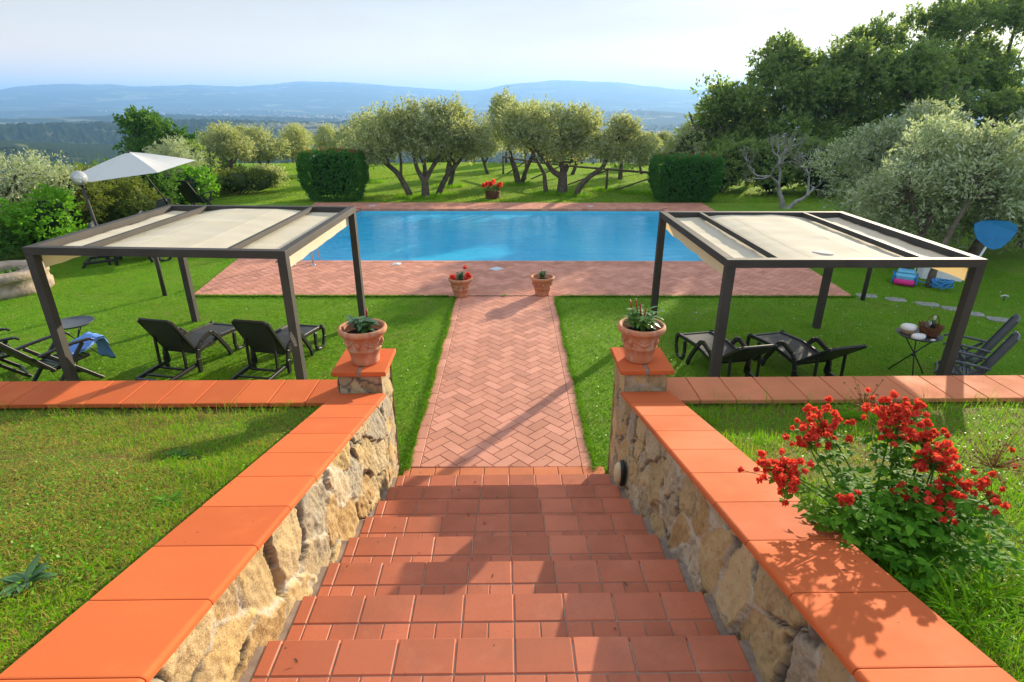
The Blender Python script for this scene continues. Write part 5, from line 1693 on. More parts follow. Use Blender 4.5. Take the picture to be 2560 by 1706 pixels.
olive('olive tree whose curved trunk leans right toward the right clipped hedge', 106, (2.70, 25.15, 0),
      [([(0, 0, -.05), (.20, 0, .45), (.62, .0, .85), (1.12, .05, 1.15), (1.35, .1, 1.7), (1.65, .1, 2.4)], [.13, .115, .10, .085, .07, .035])],
      [(1.75, .2, 2.05, .95, 1.1, .95), (1.85, .1, 2.75, .6, .7, .6), (2.5, .3, 1.75, .7, .9, .65), (1.2, .2, 1.9, .7, .8, .55)], 42, 16000, 1600)
olive('twin trunked olive tree standing back between the red planter and the stoutest olive', 107, (.32, 28.9, 0),
      [([(0, 0, -.05), (-.12, 0, .6), (-.35, 0, 1.2), (-.5, 0, 2.2)], [.17, .14, .10, .05]), ([(.15, .1, -.05), (.35, .1, .7), (.7, .1, 1.4), (.9, .1, 2.2)], [.12, .10, .08, .04])],
      [(-.3, .2, 2.5, 1.3, 1.3, 1.1), (.7, .2, 2.6, 1.1, 1.2, 1.1), (-.7, .1, 3.3, .6, .7, .7)], 46, 18000, 1800)

# generic olives: three crowns, copied
gA = make_tree('olive_tree', 'olive tree standing behind the left clipped hedge', 'olive tree', 111, [([(0, 0, -.1), (.05, 0, .7), (-.1, 0, 1.2)], [.17, .14, .12]), ([(-.1, 0, 1.1), (-.5, .1, 1.8), (-.8, .2, 2.5)], [.10, .07, .04]), ([(-.05, 0, 1.1), (.5, -.1, 1.8), (.8, .1, 2.6)], [.10, .07, .04])],
               [(-.5, .1, 2.2, 1.1, 1.2, .9), (.6, 0, 2.3, 1.1, 1.2, .95), (0, .2, 2.85, .9, 1.0, .7)], 42, (.28, .55), 1600, 12500, OL, OW, M['olive'], M['bark'], 26, 'olive trees across the lawn', .28, .35, (-7.3, 29.8, 0))
gA.scale = (.88, .88, .86)
gB = make_tree('olive_tree', 'olive tree with leaning trunk at the near end of the left row on the lawn', 'olive tree', 112, [([(0, 0, -.1), (-.25, 0, .6), (-.4, 0, 1.1), (-.6, .1, 1.9)], [.14, .12, .10, .05]), ([(-.3, 0, .8), (.2, .1, 1.5), (.5, .1, 2.2)], [.09, .07, .03])],
               [(-.6, .1, 2.0, 1.2, 1.2, .95), (.4, 0, 2.2, 1.0, 1.0, .9), (-.2, .0, 2.8, .8, .9, .6)], 38, (.28, .55), 1500, 11500, OL, OW, M['olive'], M['bark'], 24, 'olive trees across the lawn', .28, .35, (-12.0, 29.4, 0))
gB.scale = (.80, .80, .76)
GEN = [
    (gA, (-12.9, 27.3, 0), .74, 40, 'olive tree above the yellowish shrubs, nearest of the left row on the lawn'),
    (gB, (-11.2, 31.5, 0), .74, 100, 'third olive tree of the left row, before the open lawn strip'),
    (gA, (-14.6, 31.0, 0), .76, 200, 'olive tree at the back of the left row'),
    (gB, (-11.4, 38.5, 0), .70, 10, 'pale far olive tree above the open lawn left of the left clipped hedge'),
    (gA, (-14.4, 41.0, 0), .66, 70, 'far olive tree at the lawn end behind the left row'),
    (gB, (-18.5, 41.5, 0), .66, 150, 'far olive tree behind the dark green tree on the left'),
    (gA, (-9.0, 36.0, 0), .70, 300, 'far olive tree directly over the reddish top of the left clipped hedge'),
    (gB, (-3.0, 28.3, 0), .9, 220, 'olive tree just behind the trunk leaning right in the left group'),
    (gA, (-4.9, 33.8, 0), .72, 120, 'olive tree seen through the gap below the left group'),
    (gB, (-1.35, 33.5, 0), .68, 30, 'hazy olive tree in the gap between the two olive groups, nearer one'),
    (gA, (-.4, 40.5, 0), .62, 250, 'hazy olive tree in the gap between the two olive groups, farther one'),
    (gB, (3.3, 33.0, 0), .80, 170, 'olive tree behind the rail fence and the stoutest olive'),
    (gA, (5.6, 30.8, 0), .72, 80, 'olive tree behind the rail fence, right of the curved trunk'),
    (gB, (7.3, 33.5, 0), .60, 330, 'greyish olive tree behind the rail fence, next to the right clipped hedge'),
    (gA, (8.6, 38.5, 0), .55, 20, 'far olive tree beyond the fence below the farmhouse'),
    (gB, (1.6, 42.5, 0), .7, 20, 'farthest olive tree on the lawn behind the stoutest olive'),
    (gA, (-6.6, 42.0, 0), .66, 140, 'farthest olive tree on the lawn behind the left group'),
]
GEN += [
    (gA, (-16.2, 44.5, -.6), .62, 15, 'olive tree on the far lawn rim, left of the open lawn strip'),
    (gB, (-9.4, 45.0, -.8), .66, 200, 'olive tree on the far lawn rim, above the open lawn strip'),
    (gA, (-3.4, 44.5, -.6), .66, 95, 'olive tree on the far lawn rim, behind the left olive group'),
    (gB, (.9, 38.0, 0), .62, 290, 'small olive tree beyond the top end of the rail fence'),
    (gA, (4.6, 39.5, 0), .62, 60, 'small olive tree far behind the rail fence, left of the farmhouse'),
    (gB, (6.4, 44.5, -.6), .64, 130, 'olive tree on the far lawn rim, behind the curved trunk'),
    (gA, (10.4, 42.0, -.2), .58, 210, 'olive tree on the far lawn rim, at the edge of the right wood'),
]
for src, loc, sc, rz, lb in GEN: dup(src, loc, R(rz), sc, lb)

sm = make_tree('olive_tree', 'small olive tree with thin forked trunk right of the parasol', 'olive tree', 113, [([(0, 0, -.05), (-.25, 0, .75), (-.45, 0, 1.15), (-.9, 0, 1.55)], [.075, .062, .05, .03]), ([(-.40, 0, 1.05), (-.38, 0, 1.5), (-.25, .1, 2.0)], [.045, .04, .02])],
               [(-.75, .1, 1.85, .85, .85, .60), (-.1, .0, 1.95, .70, .8, .60), (-.35, .1, 2.35, .55, .6, .4)], 30, (.22, .42), 1100, 10000, .085, .03, M['olive_pale'], M['bark'], 22, None, .25, .35, (-12.3, 22.6, 0))
sm.scale = (.9, .9, .88)

# ---- broadleaf trees, left distance --------------------------------------------------------
bt = make_tree('broadleaf_tree', 'dark green leafy tree behind the parasol, rising above the hedge', 'tree', 121, [([(0, 0, -3.5), (.1, 0, -1.0), (0, 0, .8)], [.28, .24, .2])],
               [(-.6, 0, 1.3, 1.5, 1.5, 1.4), (.9, .2, .9, 1.5, 1.5, 1.2), (-1.0, .2, 2.2, .8, .8, .7), (1.9, .1, .3, 1.2, 1.2, 1.1), (0, 0, -.6, 2.2, 2.0, 1.3)], 66, (.35, .7), 2200, 22000, .17, .10, M['mid_green'], M['bark'], 30, 'leafy trees beyond the lawn', .3, .2, (-19.0, 33.5, .2))
bt.scale = (1.18, 1.1, 1.1)
dup(bt, (-5.2, 45.5, 0.2), R(80), (.55, .55, .80), 'dark leafy treetop poking up behind the left olive group')
dup(bt, (3.6, 45.5, 0.2), R(190), (.60, .60, .86), 'bright leafy treetop poking up behind the right olive group')
dup(bt, (-23.0, 38.0, -1.5), R(140), (.9, .9, .8), 'leafy tree low behind the hedge, left of the dark green tree')

# ---- shrubs and hedges along the left ------------------------------------------------------
def shrub(name, label, cat, seed, loc, big, leafm, corem, L, w, nleaf, nsub=34, rs=(.20, .42), group=None, up=.45, stem=True, fill=.35, sprig=.2):
    rng = np.random.default_rng(seed)
    o = thing(name, label, cat, loc, 0, group)
    sb = sub_blobs(rng, big, nsub, rs[0], rs[1], fill=fill)
    P, u = crown_points(rng, sb, max(500, nleaf // 9))
    keep = P[:, 2] > .02
    P, u = P[keep], u[keep]
    V, F = sprig_leaves(rng, P, u, nleaf, L, w, sprig, up, .55)
    np_mesh('foliage', V, F, leafm, o)
    mb = MB()
    for i in range(7):
        b = sb[int(rng.integers(len(sb)))]
        limb(mb, rng, (rng.normal(0, .12), rng.normal(0, .12), -.05), b[:3], .032, .010, .08, 5, 6)
    mb.build('stem', M['bark'], o)
    if corem is not None:                        # solid dark balls added inside the leaves to block light
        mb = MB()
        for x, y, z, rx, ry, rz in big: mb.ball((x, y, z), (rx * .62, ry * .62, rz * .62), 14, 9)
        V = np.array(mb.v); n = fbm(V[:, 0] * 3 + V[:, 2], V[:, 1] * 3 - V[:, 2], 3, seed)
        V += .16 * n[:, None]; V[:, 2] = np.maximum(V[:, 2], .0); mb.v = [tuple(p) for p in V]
        mb.build('opaque_core', corem, o)
    return o

HG = 'free growing shrubs along the left edge'
shrub('oleander_shrub', 'yellow green shrub of the tall left hedge behind the globe lamp', 'shrub', 201, (-12.9, 16.6, 0), [(0, 0, .9, 1.2, 1.1, 1.0), (.5, .1, 1.35, .8, .8, .6)], M['oleander'], M['core_soft'], .13, .030, 13000, 40, group=HG)
shrub('oleander_shrub', 'olive coloured shrub of the tall left hedge, right behind the globe lamp pole', 'shrub', 202, (-12.7, 18.2, 0), [(0, 0, .9, 1.3, 1.1, 1.0), (-.4, .1, 1.4, .8, .8, .55)], M['oleander'], M['core_soft'], .13, .032, 13000, 40, group=HG)
shrub('oleander_shrub', 'shrub with yellowing leaf tips in front of the tall hedge, under the left parasol edge', 'shrub', 203, (-11.6, 18.0, 0), [(0, 0, .65, .9, .8, .7)], M['oleander'], M['core_soft'], .14, .036, 8000, 26, group=HG)
shrub('laurel_shrub', 'dark green hedge shrub directly behind the parasol pole', 'shrub', 204, (-12.3, 19.8, 0), [(0, 0, .9, 1.2, 1.0, 1.0), (.4, 0, 1.35, .8, .8, .5)], M['mid_green'], M['core_green'], .11, .042, 11000, 38, group=HG)
shrub('laurel_shrub', 'bright broad leaved shrub between the parasol pole and the small olive tree', 'shrub', 205, (-12.0, 21.6, 0), [(0, 0, .8, 1.0, 1.0, .9)], M['lime'], M['core_green'], .12, .055, 8000, 28, group=HG)
shrub('cypress_hedge', 'dark dense evergreen shrub between the small olive tree and the left olive row', 'shrub', 206, (-13.0, 24.4, 0), [(0, 0, 1.1, 1.0, 1.2, 1.1), (.1, 0, 1.7, .7, .8, .5)], M['oak'], M['core_green'], .09, .035, 12000, 40, group=HG)
shrub('laurel_shrub', 'yellowish shrub glowing beneath the near olive of the left row', 'shrub', 207, (-11.9, 25.6, 0), [(0, 0, .55, 1.0, .9, .6), (.9, .4, .45, .7, .7, .5)], M['oleander'], M['core_soft'], .12, .06, 7000, 26, group=HG)
shrub('laurel_shrub', 'round dark shrub at the right end under the left olive row', 'shrub', 208, (-11.5, 28.0, 0), [(0, 0, .5, .8, .8, .55)], M['olive'], M['core_green'], .09, .04, 6000, 22, group=HG)
shrub('laurel_shrub', 'bright green glossy bush with forked stems in front of the pale olive at far left', 'shrub', 209, (-11.65, 14.5, 0), [(0, 0, .95, .75, .75, .75), (-.3, .1, .6, .7, .7, .5)], M['lime'], M['core_green'], .105, .062, 7500, 28, group=HG)
shrub('laurel_shrub', 'low dark green bush at the left edge below the pale olive', 'shrub', 210, (-12.9, 13.7, 0), [(0, 0, .6, 1.0, .9, .7), (-.9, .3, .8, .9, .9, .8)], M['mid_green'], M['core_green'], .10, .045, 10000, 36, group=HG)
shrub('laurel_shrub', 'green bush closing the gap behind the stone well', 'shrub', 211, (-15.2, 15.6, 0), [(0, 0, .9, 1.2, 1.1, 1.0)], M['mid_green'], M['core_green'], .11, .05, 8000, 30, group=HG)
dupl = shrub('laurel_shrub', 'green hedge shrub filling the hedge behind the globe lamp, farther back', 'shrub', 212, (-14.6, 19.5, -.2), [(0, 0, 1.0, 1.4, 1.2, 1.1), (.6, 0, 1.5, .9, .9, .5)], M['mid_green'], M['core_green'], .12, .045, 11000, 40, group=HG)
dup(dupl, (-14.8, 22.4, -.3), R(120), 1.0, 'green hedge shrub behind the parasol canopy, farther back')
dup(dupl, (-15.0, 25.6, -.3), R(50), 1.0, 'green hedge shrub behind the small olive tree, farther back')
make_tree('olive_tree', 'pale silvery olive tree at the left edge above the bright green bush', 'olive tree', 213, [([(0, 0, -.1), (.1, 0, .7), (-.1, 0, 1.3)], [.15, .12, .08])],
          [(-.2, 0, 1.75, 1.3, 1.2, .85), (.8, .1, 1.8, .8, .9, .7), (-1.1, .2, 1.9, 1.0, 1.0, .9), (.2, -.4, 1.2, 1.1, .7, .5)], 52, (.22, .45), 1900, 17000, .085, .028, M['olive_pale'], M['bark'], 30, None, .30, .5, (-13.1, 15.3, 0))

# ---- clipped hedges ------------------------------------------------------------------------
def hedge(label, loc, rz, sx, sy, sz, seed, rnd_=.22, n=26000, red=0):
    rng = np.random.default_rng(seed)
    o = thing('clipped_hedge', label, 'hedge', loc, rz, 'clipped hedge blocks behind the pool')
    # points on a rounded box, evenly over its faces
    k = n // 4
    ar = np.array([sy * sz, sy * sz, sx * sz, sx * sz, sx * sy, sx * sy * .15])
    f = rng.choice(6, k, p=ar / ar.sum()); p = rng.uniform(-1, 1, (k, 3))
    p[np.arange(k), f // 2] = np.where(f % 2 == 0, 1.0, -1.0)
    q = 1 / (np.abs(p) ** 9).sum(1, keepdims=True) ** (1 / 9)
    p = p * q
    P = p * np.array([sx / 2, sy / 2, sz / 2]) * rng.uniform(.95, 1.03, (k, 1))
    P += (.035 * fbm(P[:, 0] * 2.2, P[:, 2] * 2.2 + P[:, 1], 3, seed))[:, None] * unit(p)
    P[:, 2] += sz / 2
    t = np.clip(P[:, 2] / sz, 0, 1); P[:, :2] *= (.78 + .22 * sstep(0, .5, t))[:, None]
    keep = P[:, 2] > .03
    P = P[keep]; nn = unit(np.sign(p[keep]) * np.abs(p[keep]) ** 4)
    V, F = sprig_leaves(rng, P, nn, n, .085, .042, .07, .25, .7)
    np_mesh('foliage', V, F, M['laurel'], o)
    mb = MB(); mb.box((0, 0, sz / 2 + .06), (sx * .74, sy * .74, sz * .80), 0, None, .25); mb.build('opaque_core', M['core_laurel'], o)  # opaque dark box added inside so light cannot pass through the hedge
    if red:
        P2 = P[(P[:, 2] > sz * .93)]
        P2 = P2[rng.choice(len(P2), min(red, len(P2)), replace=False)] + rng.normal(0, .02, (min(red, len(P2)), 3)) + np.array([0, 0, .04])
        V, F = sprig_leaves(rng, P2, np.tile([[0, 0, 1.]], (len(P2), 1)), len(P2) * 6, .08, .03, .09, .6, .5)
        tag(np_mesh('young_shoots', V, F, M['red_young'], o), None, None, None, 'stuff')
    return o
hedge('dark clipped hedge block with rounded sides at the left end of the far deck', (-7.20, 24.15, 0), R(-3), 2.30, 1.5, 1.86, 301, red=110)
hedge('dark clipped hedge block with reddish shoots at the right end of the far deck', (6.95, 23.95, 0), R(2), 2.50, 1.5, 1.68, 302, red=60)

# ---- dark evergreen wood on the right ------------------------------------------------------
KL, KW = .19, .10
def oak(name, label, seed, loc, h, rad, nleaf=26000, sparse=1.0, low=.5, mat='oak', rs=(.45, .95), group='tall dark evergreen trees on the right'):
    rng = np.random.default_rng(seed + 900)
    big = []
    for i in range(9):
        z = h * (low * .5 + (1 - low * .5) * (i + .6) / 9.4)
        k = math.sin(math.pi * min(.97, max(.12, (z / h) ** .9 * .86 + .10)))
        a = rng.uniform(0, 6.28); off = rad * .42 * k
        big.append((off * math.cos(a), off * math.sin(a), min(z, h - rad * .35), rad * .68 * k, rad * .68 * k, max(h * .13, rad * .35 * k)))
    big.append((0, 0, h - rad * .42, rad * .5, rad * .5, rad * .42))
    paths = [([(0, 0, -.2), (.1, 0, h * .22), (-.05, .05, h * .5), (.05, 0, h * .85)], [.24, .19, .13, .04]),
             ([(.05, 0, h * .15), (.5 * rad * .6, .2, h * .38), (rad * .5, .3, h * .62)], [.13, .10, .03]), ([(0, 0, h * .2), (-.5 * rad * .6, -.1, h * .42), (-rad * .5, .1, h * .68)], [.13, .10, .03])]
    return make_tree(name, label, 'tree', seed, paths, big, int(92 * sparse), (rs[0] * .85, rs[1] * .85), int(2600 * sparse), int(nleaf * .84), KL, KW, M[mat], M['bark'], 40, group, .38, .3, loc, .45, .55)
oak('holm_oak', 'rounded dark tree at the left end of the right wood, behind the right clipped hedge', 401, (10.6, 32.0, -.2), 5.1, 2.9, 24000)
oA = oak('holm_oak', 'tall dark tree forming the broad left summit of the right wood', 402, (13.5, 31.3, 0), 6.9, 3.2, 34000)
oB = oak('holm_oak', 'tall dark tree forming the middle summit of the right wood', 403, (16.4, 31.0, 0), 6.6, 3.1, 32000)
dup(oA, (19.4, 30.8, 0), R(130), (1.0, 1.0, .96), 'tall dark tree behind the pale olives, third summit of the right wood')
oS = oak('holm_oak', 'tall thin crowned tree with sky showing through, near the right picture edge', 404, (22.0, 34.0, 0), 8.8, 3.0, 22000, .62, .8, rs=(.30, .70))
dup(oS, (25.0, 36.0, 0), R(100), (1.0, 1.0, 1.06), 'taller thin crowned tree with sky showing through at the top right corner')
dup(oS, (28.2, 36.6, 0), R(210), (1.0, 1.0, 1.12), 'thin crowned tree at the far right, cut off by the picture edge')
dup(oS, (20.6, 36.6, 0), R(300), (.95, .95, .93), 'thin crowned tree peeping over the third summit of the right wood')
dup(oB, (23.0, 29.0, 0), R(70), (.9, .9, .66), 'lower dark tree behind the pale olives near the right edge')
dup(oA, (27.0, 29.0, 0), R(20), (.9, .9, .70), 'lower dark tree behind the pale olives at the right edge')
UG = 'dark bushes at the foot of the right wood'
us = shrub('evergreen_bush', 'dark bush right behind the right clipped hedge', 'bush', 411, (9.3, 26.2, 0), [(0, 0, .9, 1.3, 1.1, 1.1), (.6, .1, 1.5, .9, .9, .8)], M['oak'], M['core_green'], .13, .06, 11000, 40, (.3, .5), UG)
dup(us, (11.2, 25.6, 0), R(80), (1.1, 1.1, 1.0), 'dark bush behind the bare dead tree, left side', UG)
dup(us, (13.2, 25.2, 0), R(200), (1.1, 1.1, 1.05), 'dark bush behind the bare dead tree, right side', UG)
dup(us, (15.3, 24.6, 0), R(300), (1.15, 1.15, 1.05), 'dark bush between the dead tree and the pale olives', UG)
dup(us, (17.8, 23.8, 0), R(30), (1.2, 1.2, 1.0), 'dark bush behind the middle of the pale olives', UG)
dup(us, (20.6, 22.8, 0), R(140), (1.2, 1.2, 1.1), 'dark bush behind the pale olives toward the right edge', UG)
dup(us, (23.6, 22.0, 0), R(250), (1.25, 1.25, 1.2), 'dark bush behind the pale olives at the right edge', UG)
shrub('evergreen_bush', 'pale yellow green bush at the wood edge, rising over the right clipped hedge', 'bush', 412, (8.5, 30.3, 0), [(0, 0, 1.1, 1.1, 1.1, 1.2), (.4, 0, 2.0, .8, .8, .6)], M['olive'], M['core_soft'], .10, .045, 11000, 40, (.25, .45))

# ---- pale olives on the right lawn ---------------------------------------------------------
PG = 'pale olive trees on the right lawn'
def polive(label, seed, loc, paths, big, nleaf=21000, nsub=60):
    return make_tree('olive_tree', label, 'olive tree', seed, paths, big, nsub, (.22, .48), 2100, int(nleaf * .8), .115, .042, M['olive_pale'], M['bark'], 34, PG, .34, .55, loc)
polive('pale bushy olive tree right of the bare dead tree', 501, (10.7, 17.9, 0), [([(0, 0, -.05), (.1, 0, .6), (0, 0, 1.2), (.2, 0, 2.0)], [.12, .10, .08, .04])],
       [(-.5, 0, 1.75, 1.0, 1.0, 1.0), (.5, 0, 1.9, 1.1, 1.1, 1.05), (0, -.3, 1.0, 1.2, .9, .7), (.1, 0, 2.6, .7, .8, .5), (0, -.3, .55, 1.3, 1.0, .5), (.9, -.2, .8, .9, .8, .6)], 26000, 74)
pB = polive('pale olive tree on a slim mottled trunk behind the pool robot', 502, (9.28, 13.25, 0), [([(0, 0, -.05), (.12, 0, .6), (.35, .1, 1.2), (.5, .1, 1.9)], [.085, .075, .06, .03]), ([(.22, 0, .9), (-.15, .2, 1.6), (-.2, .3, 2.1)], [.05, .04, .02])],
       [(.2, .5, 1.95, 1.0, 1.0, .8), (.95, .6, 2.1, .85, 1.0, .85), (.5, .7, 2.75, .7, .7, .45), (.4, .9, 1.25, 1.2, .9, .55), (-.3, 1.0, 1.6, .8, .7, .6)], 24000, 70)
polive('pale olive tree on a thin leaning trunk in front of the white storage box', 503, (8.98, 11.95, 0), [([(0, 0, -.05), (.10, .1, .55), (.35, .3, 1.1), (.9, .7, 1.8)], [.075, .065, .055, .03])],
       [(1.25, 1.0, 2.05, .9, .9, .75), (1.9, 1.3, 1.9, .8, .9, .7), (1.3, 1.1, 2.65, .6, .6, .45)], 16000, 46)
polive('pale olive tree on a dark thick trunk over the blue board', 504, (11.25, 13.9, 0), [([(0, 0, -.05), (.15, 0, .6), (.5, .1, 1.2), (.8, .2, 1.9)], [.14, .12, .09, .04])],
       [(.3, .3, 1.95, 1.1, 1.1, .8), (1.3, .3, 1.8, 1.1, 1.1, .9), (.6, .5, 2.55, .8, .9, .5), (-.3, .6, 1.55, .7, .8, .5), (.6, .9, 1.1, 1.3, .8, .6), (-.2, 1.1, .75, 1.0, .7, .55), (1.5, .8, .9, 1.0, .8, .6)], 28000, 82)
dup(pB, (12.6, 17.0, 0), R(60), 1.1, 'pale olive tree at mid depth between the bushy olive and the blue board')
dup(pB, (13.9, 15.6, 0), R(200), 1.12, 'pale olive tree at the right picture edge behind the blue board')
dup(pB, (15.3, 18.6, 0), R(310), 1.15, 'pale olive tree farthest back at the right edge')

# ---- bare dead tree ------------------------------------------------------------------------
de = thing('dead_tree', 'bare grey dead tree with twisted limbs in front of the dark wood', 'tree', (10.2, 22.0, 0))
mb = MB(); rng = np.random.default_rng(7)
def grow(p, d, r, L, depth):
    n = 5; pts = [p]; q = np.array(p, float); d = np.array(d, float)
    for i in range(n):
        d = unit(d + rng.normal(0, .22, 3) + np.array([0, 0, .04])); q = q + d * L / n; pts.append(tuple(q))
    mb.tube(pts, list(np.linspace(r, r * .6, n + 1)), 7 if depth < 2 else 4, caps=depth > 3)
    if depth >= 5: return
    for k in range(2 if depth < 1 else (3 if rng.random() < .55 else 2)):
        ang = rng.uniform(.35, .95); ax = unit(rng.normal(0, 1, 3))
        dd = unit(d * math.cos(ang) + unit(np.cross(d, ax)) * math.sin(ang) + np.array([0, 0, .10]))
        grow(tuple(q), dd, r * .56, L * rng.uniform(.62, .86), depth + 1)
grow((0, 0, -.1), (-.05, 0, 1), .12, .95, 0)
grow((.12, 0, -.1), (.75, 0, .65), .10, .95, 0)
gnarl(mb, .015, 4)
mb.build('trunk', M['dead_bark'], de)

# ------------------------------------------------------------------ rose bush on the right upper lawn
ro = thing('rose_bush', 'rose bush with clusters of small red flowers beside the right coping', 'rose bush', (1.80, 2.12, 1.66))
rng = np.random.default_rng(21); rnd = random.Random(21)
base = np.array([1.80, 2.12, 1.66])
CL = [((1.56, 2.50, 2.20), 26, .085), ((1.42, 2.40, 2.17), 12, .06), ((1.83, 2.40, 2.31), 24, .070), ((1.79, 2.36, 2.24), 14, .065), ((1.97, 2.36, 2.20), 20, .062), ((1.22, 2.16, 2.15), 30, .070),
      ((1.93, 2.22, 2.17), 20, .060), ((1.98, 2.16, 2.10), 18, .070), ((1.89, 2.06, 2.035), 14, .060), ((1.50, 2.13, 2.03), 6, .030), ((1.80, 2.16, 2.03), 5, .03), ((2.05, 2.02, 2.13), 7, .06)]
stem = MB(); LV = []
for ci, (c, n, s) in enumerate(CL):
    s = s * 1.28
    c = np.array(c) - base
    b0 = np.array([rnd.uniform(-.06, .06), rnd.uniform(-.06, .06), -.02]); mid = b0 * .4 + c * .6 + np.array([0, 0, -.02 + .05 * rnd.random()])
    for q in range(2 if n > 10 else 1):
        o2 = rng.normal(0, .03, 3)
        stem.tube([tuple(b0), tuple((b0 + mid) / 2 + o2), tuple(mid + o2), tuple(c)], [.007, .006, .0045, .003], 6)
    mb = MB()
    for k in range(int(n * 1.9)):
        p = c + rng.normal(0, 1, 3) * s * np.array([.62, .5, .5])
        bloom(mb, p, rnd.uniform(.0125, .0195), rnd, 12)
        mb.tube([tuple(c - np.array([0, 0, .05])), tuple(c - np.array([0, 0, .03]) + (p - c) * .4), tuple(p)], .0016, 4, 1)
    mb.build('flower_cluster', [M['rose'], M['mid_green']], ro)
    for k in range(44):
        t = rnd.uniform(.25, .95); p = (b0 * (1 - t) + c * t) + rng.normal(0, .055, 3); LV.append(p)
for k in range(620):
    u = unit(rng.normal(0, 1, 3)); r0 = rng.random() ** .4
    LV.append(np.array([u[0] * .46 * r0, u[1] * .34 * r0, .20 + u[2] * .22 * r0]))
lf = MB()
for p in LV:
    a = rnd.uniform(0, 6.283); d = Vector((math.cos(a), math.sin(a), rnd.uniform(-.3, .6)))
    for q in range(3):                                    # leaflets
        b = a + (q - 1) * .9; dd = Vector((math.cos(b), math.sin(b), d.z))
        leaf_blade(lf, Vector(p) + d * .012 * (q == 1), dd, rnd.uniform(.030, .052), rnd.uniform(.020, .033), rnd.uniform(0, .4))
lf.build('foliage', M['rose_leaf'], ro)
stem.build('stem', M['mid_green'], ro)
ds = MB()
for (cx_, cy_, cz_, n, s) in ((1.80, 2.60, 2.27, 26, .05), (2.20, 2.22, 2.16, 40, .07)):
    c = np.array([cx_, cy_, cz_]) - base
    ds.tube([(0, 0, .05), tuple(c * .6), tuple(c)], [.004, .003, .002], 5)
    for k in range(int(n * 1.9)):
        p = c + rng.normal(0, 1, 3) * s; ds.tube([tuple(c * .9 + p * .1 - np.array([0, 0, .03])), tuple(p)], .0013, 4); ds.ball(tuple(p), .0055, 6, 4)
ds.build('spent_flowers', M['dry_stem'], ro)
for p in ((1.80, 2.6, 2.33), (1.84, 2.58, 2.25), (1.78, 2.55, 2.2), (2.26, 2.22, 2.22), (2.28, 2.2, 2.15)): mb = MB(); bloom(mb, np.array(p) - base, .014, rnd, 10); mb.build('flower', M['rose'], ro)

# ------------------------------------------------------------------ grass
def blades(rng, x, y, z, h, w, lean, yaw=None):
    """3-segment bent blades"""
    n = len(x)
    a = rng.uniform(0, 2 * np.pi, n); s = np.stack([np.cos(a), np.sin(a), np.zeros(n)], 1)
    b = a + np.pi / 2 + rng.normal(0, .5, n); d = np.stack([np.cos(b), np.sin(b), np.zeros(n)], 1)
    P = np.stack([x, y, z], 1)
    up = np.array([0, 0, 1.0])
    h = h[:, None]; w = w[:, None]; l = lean[:, None]
    m = P + up * h * .55 + d * h * l * .3
    t = P + up * h * (1 - .35 * l ** 2) + d * h * l
    V = np.stack([P - s * w * .5, P + s * w * .5, m + s * w * .40, m - s * w * .40, t + s * w * .04, t - s * w * .04], 1).reshape(-1, 3)
    k = np.arange(n)[:, None] * 6
    F = np.concatenate([k + np.array([[0, 1, 2, 3]]), k + np.array([[3, 2, 4, 5]])], 0)
    return V, F

def patch_grass(s, seed, n, name_dry):
    rng = np.random.default_rng(seed)
    # denser toward the viewer
    Y = 4.74 - 4.98 * rng.random(n) ** .75
    far = 1.6 + (Y + 1) * 1.5
    Xl = HW + .42 + np.abs(rng.random(n)) ** 1.25 * (3.4 + far)
    x = SO.x + s * Xl * math.cos(SA) - (Y - SO.y) * math.sin(SA); y = Y + s * Xl * math.sin(SA)
    z = up_z(Xl, Y) + .035 * fbm(Xl * 1.6 + s * 9, Y * 1.6, 4, 8) - .025
    bare = fbm(Xl * .95 + s * 30, Y * .95, 4, 17) - (.02 if s < 0 else .30)
    # worn centre on the left bank, lush rims
    if s < 0: bare = bare + .32 * np.exp(-((Xl - 2.7) / 1.2) ** 2 - ((Y - 2.6) / 1.1) ** 2) - .35 * sstep(3.6, 4.5, Y)
    tuft = fbm(Xl * 4 + 3, Y * 4, 3, 5)
    keep = rng.random(n) > sstep(-.05, .25, bare) * .66
    x, y, z, bare, tuft, Xl, Y = [q[keep] for q in (x, y, z, bare, tuft, Xl, Y)]
    n = len(x)
    h = rng.uniform(.022, .055, n) * (1 + .9 * np.clip(tuft * 2, 0, 1)) * (1 - .4 * sstep(0, .3, bare))
    edge = sstep(4.25, 4.65, Y); h = h * (1 + 1.5 * edge * rng.random(n))
    if s > 0: h = h * 1.25
    w = rng.uniform(.0025, .0055, n)
    lean = rng.uniform(.15, 1.1, n)
    dry = rng.random(n) < ((.36 if s < 0 else .10) + .5 * sstep(-.2, .15, bare))
    for sel, mat, nm in ((~dry, M['blade'], 'grass'), (dry, M['blade_dry'], 'dry_grass')):
        if sel.sum() < 10: continue
        V, F = blades(rng, x[sel], y[sel], z[sel], h[sel], w[sel], lean[sel])
        o = np_mesh(nm, V, F, mat, smooth=True)
        tag(o, None, None, None, 'stuff')
    # clover and small weeds: tiny round leaflets
    k = int(n * .22)
    i = rng.integers(0, n, k)
    c = np.stack([x[i], y[i], z[i] + rng.uniform(.012, .04, k)], 1) + rng.normal(0, .012, (k, 3)) * np.array([1, 1, .3])
    d = unit(rng.normal(0, 1, (k, 3)) * np.array([1, 1, .35])); sd = unit(np.cross(d, np.array([0, 0, 1.0]) + rng.normal(0, .4, (k, 3))))
    V, F = leaf_quads(c, d, sd, rng.uniform(.010, .022, k), rng.uniform(.009, .017, k))
    tag(np_mesh('clover', V, F, M['lime'] if s > 0 else M['blade']), None, None, None, 'stuff')
patch_grass(-1, 61, 170000, 'l')
patch_grass(1, 62, 190000, 'r')

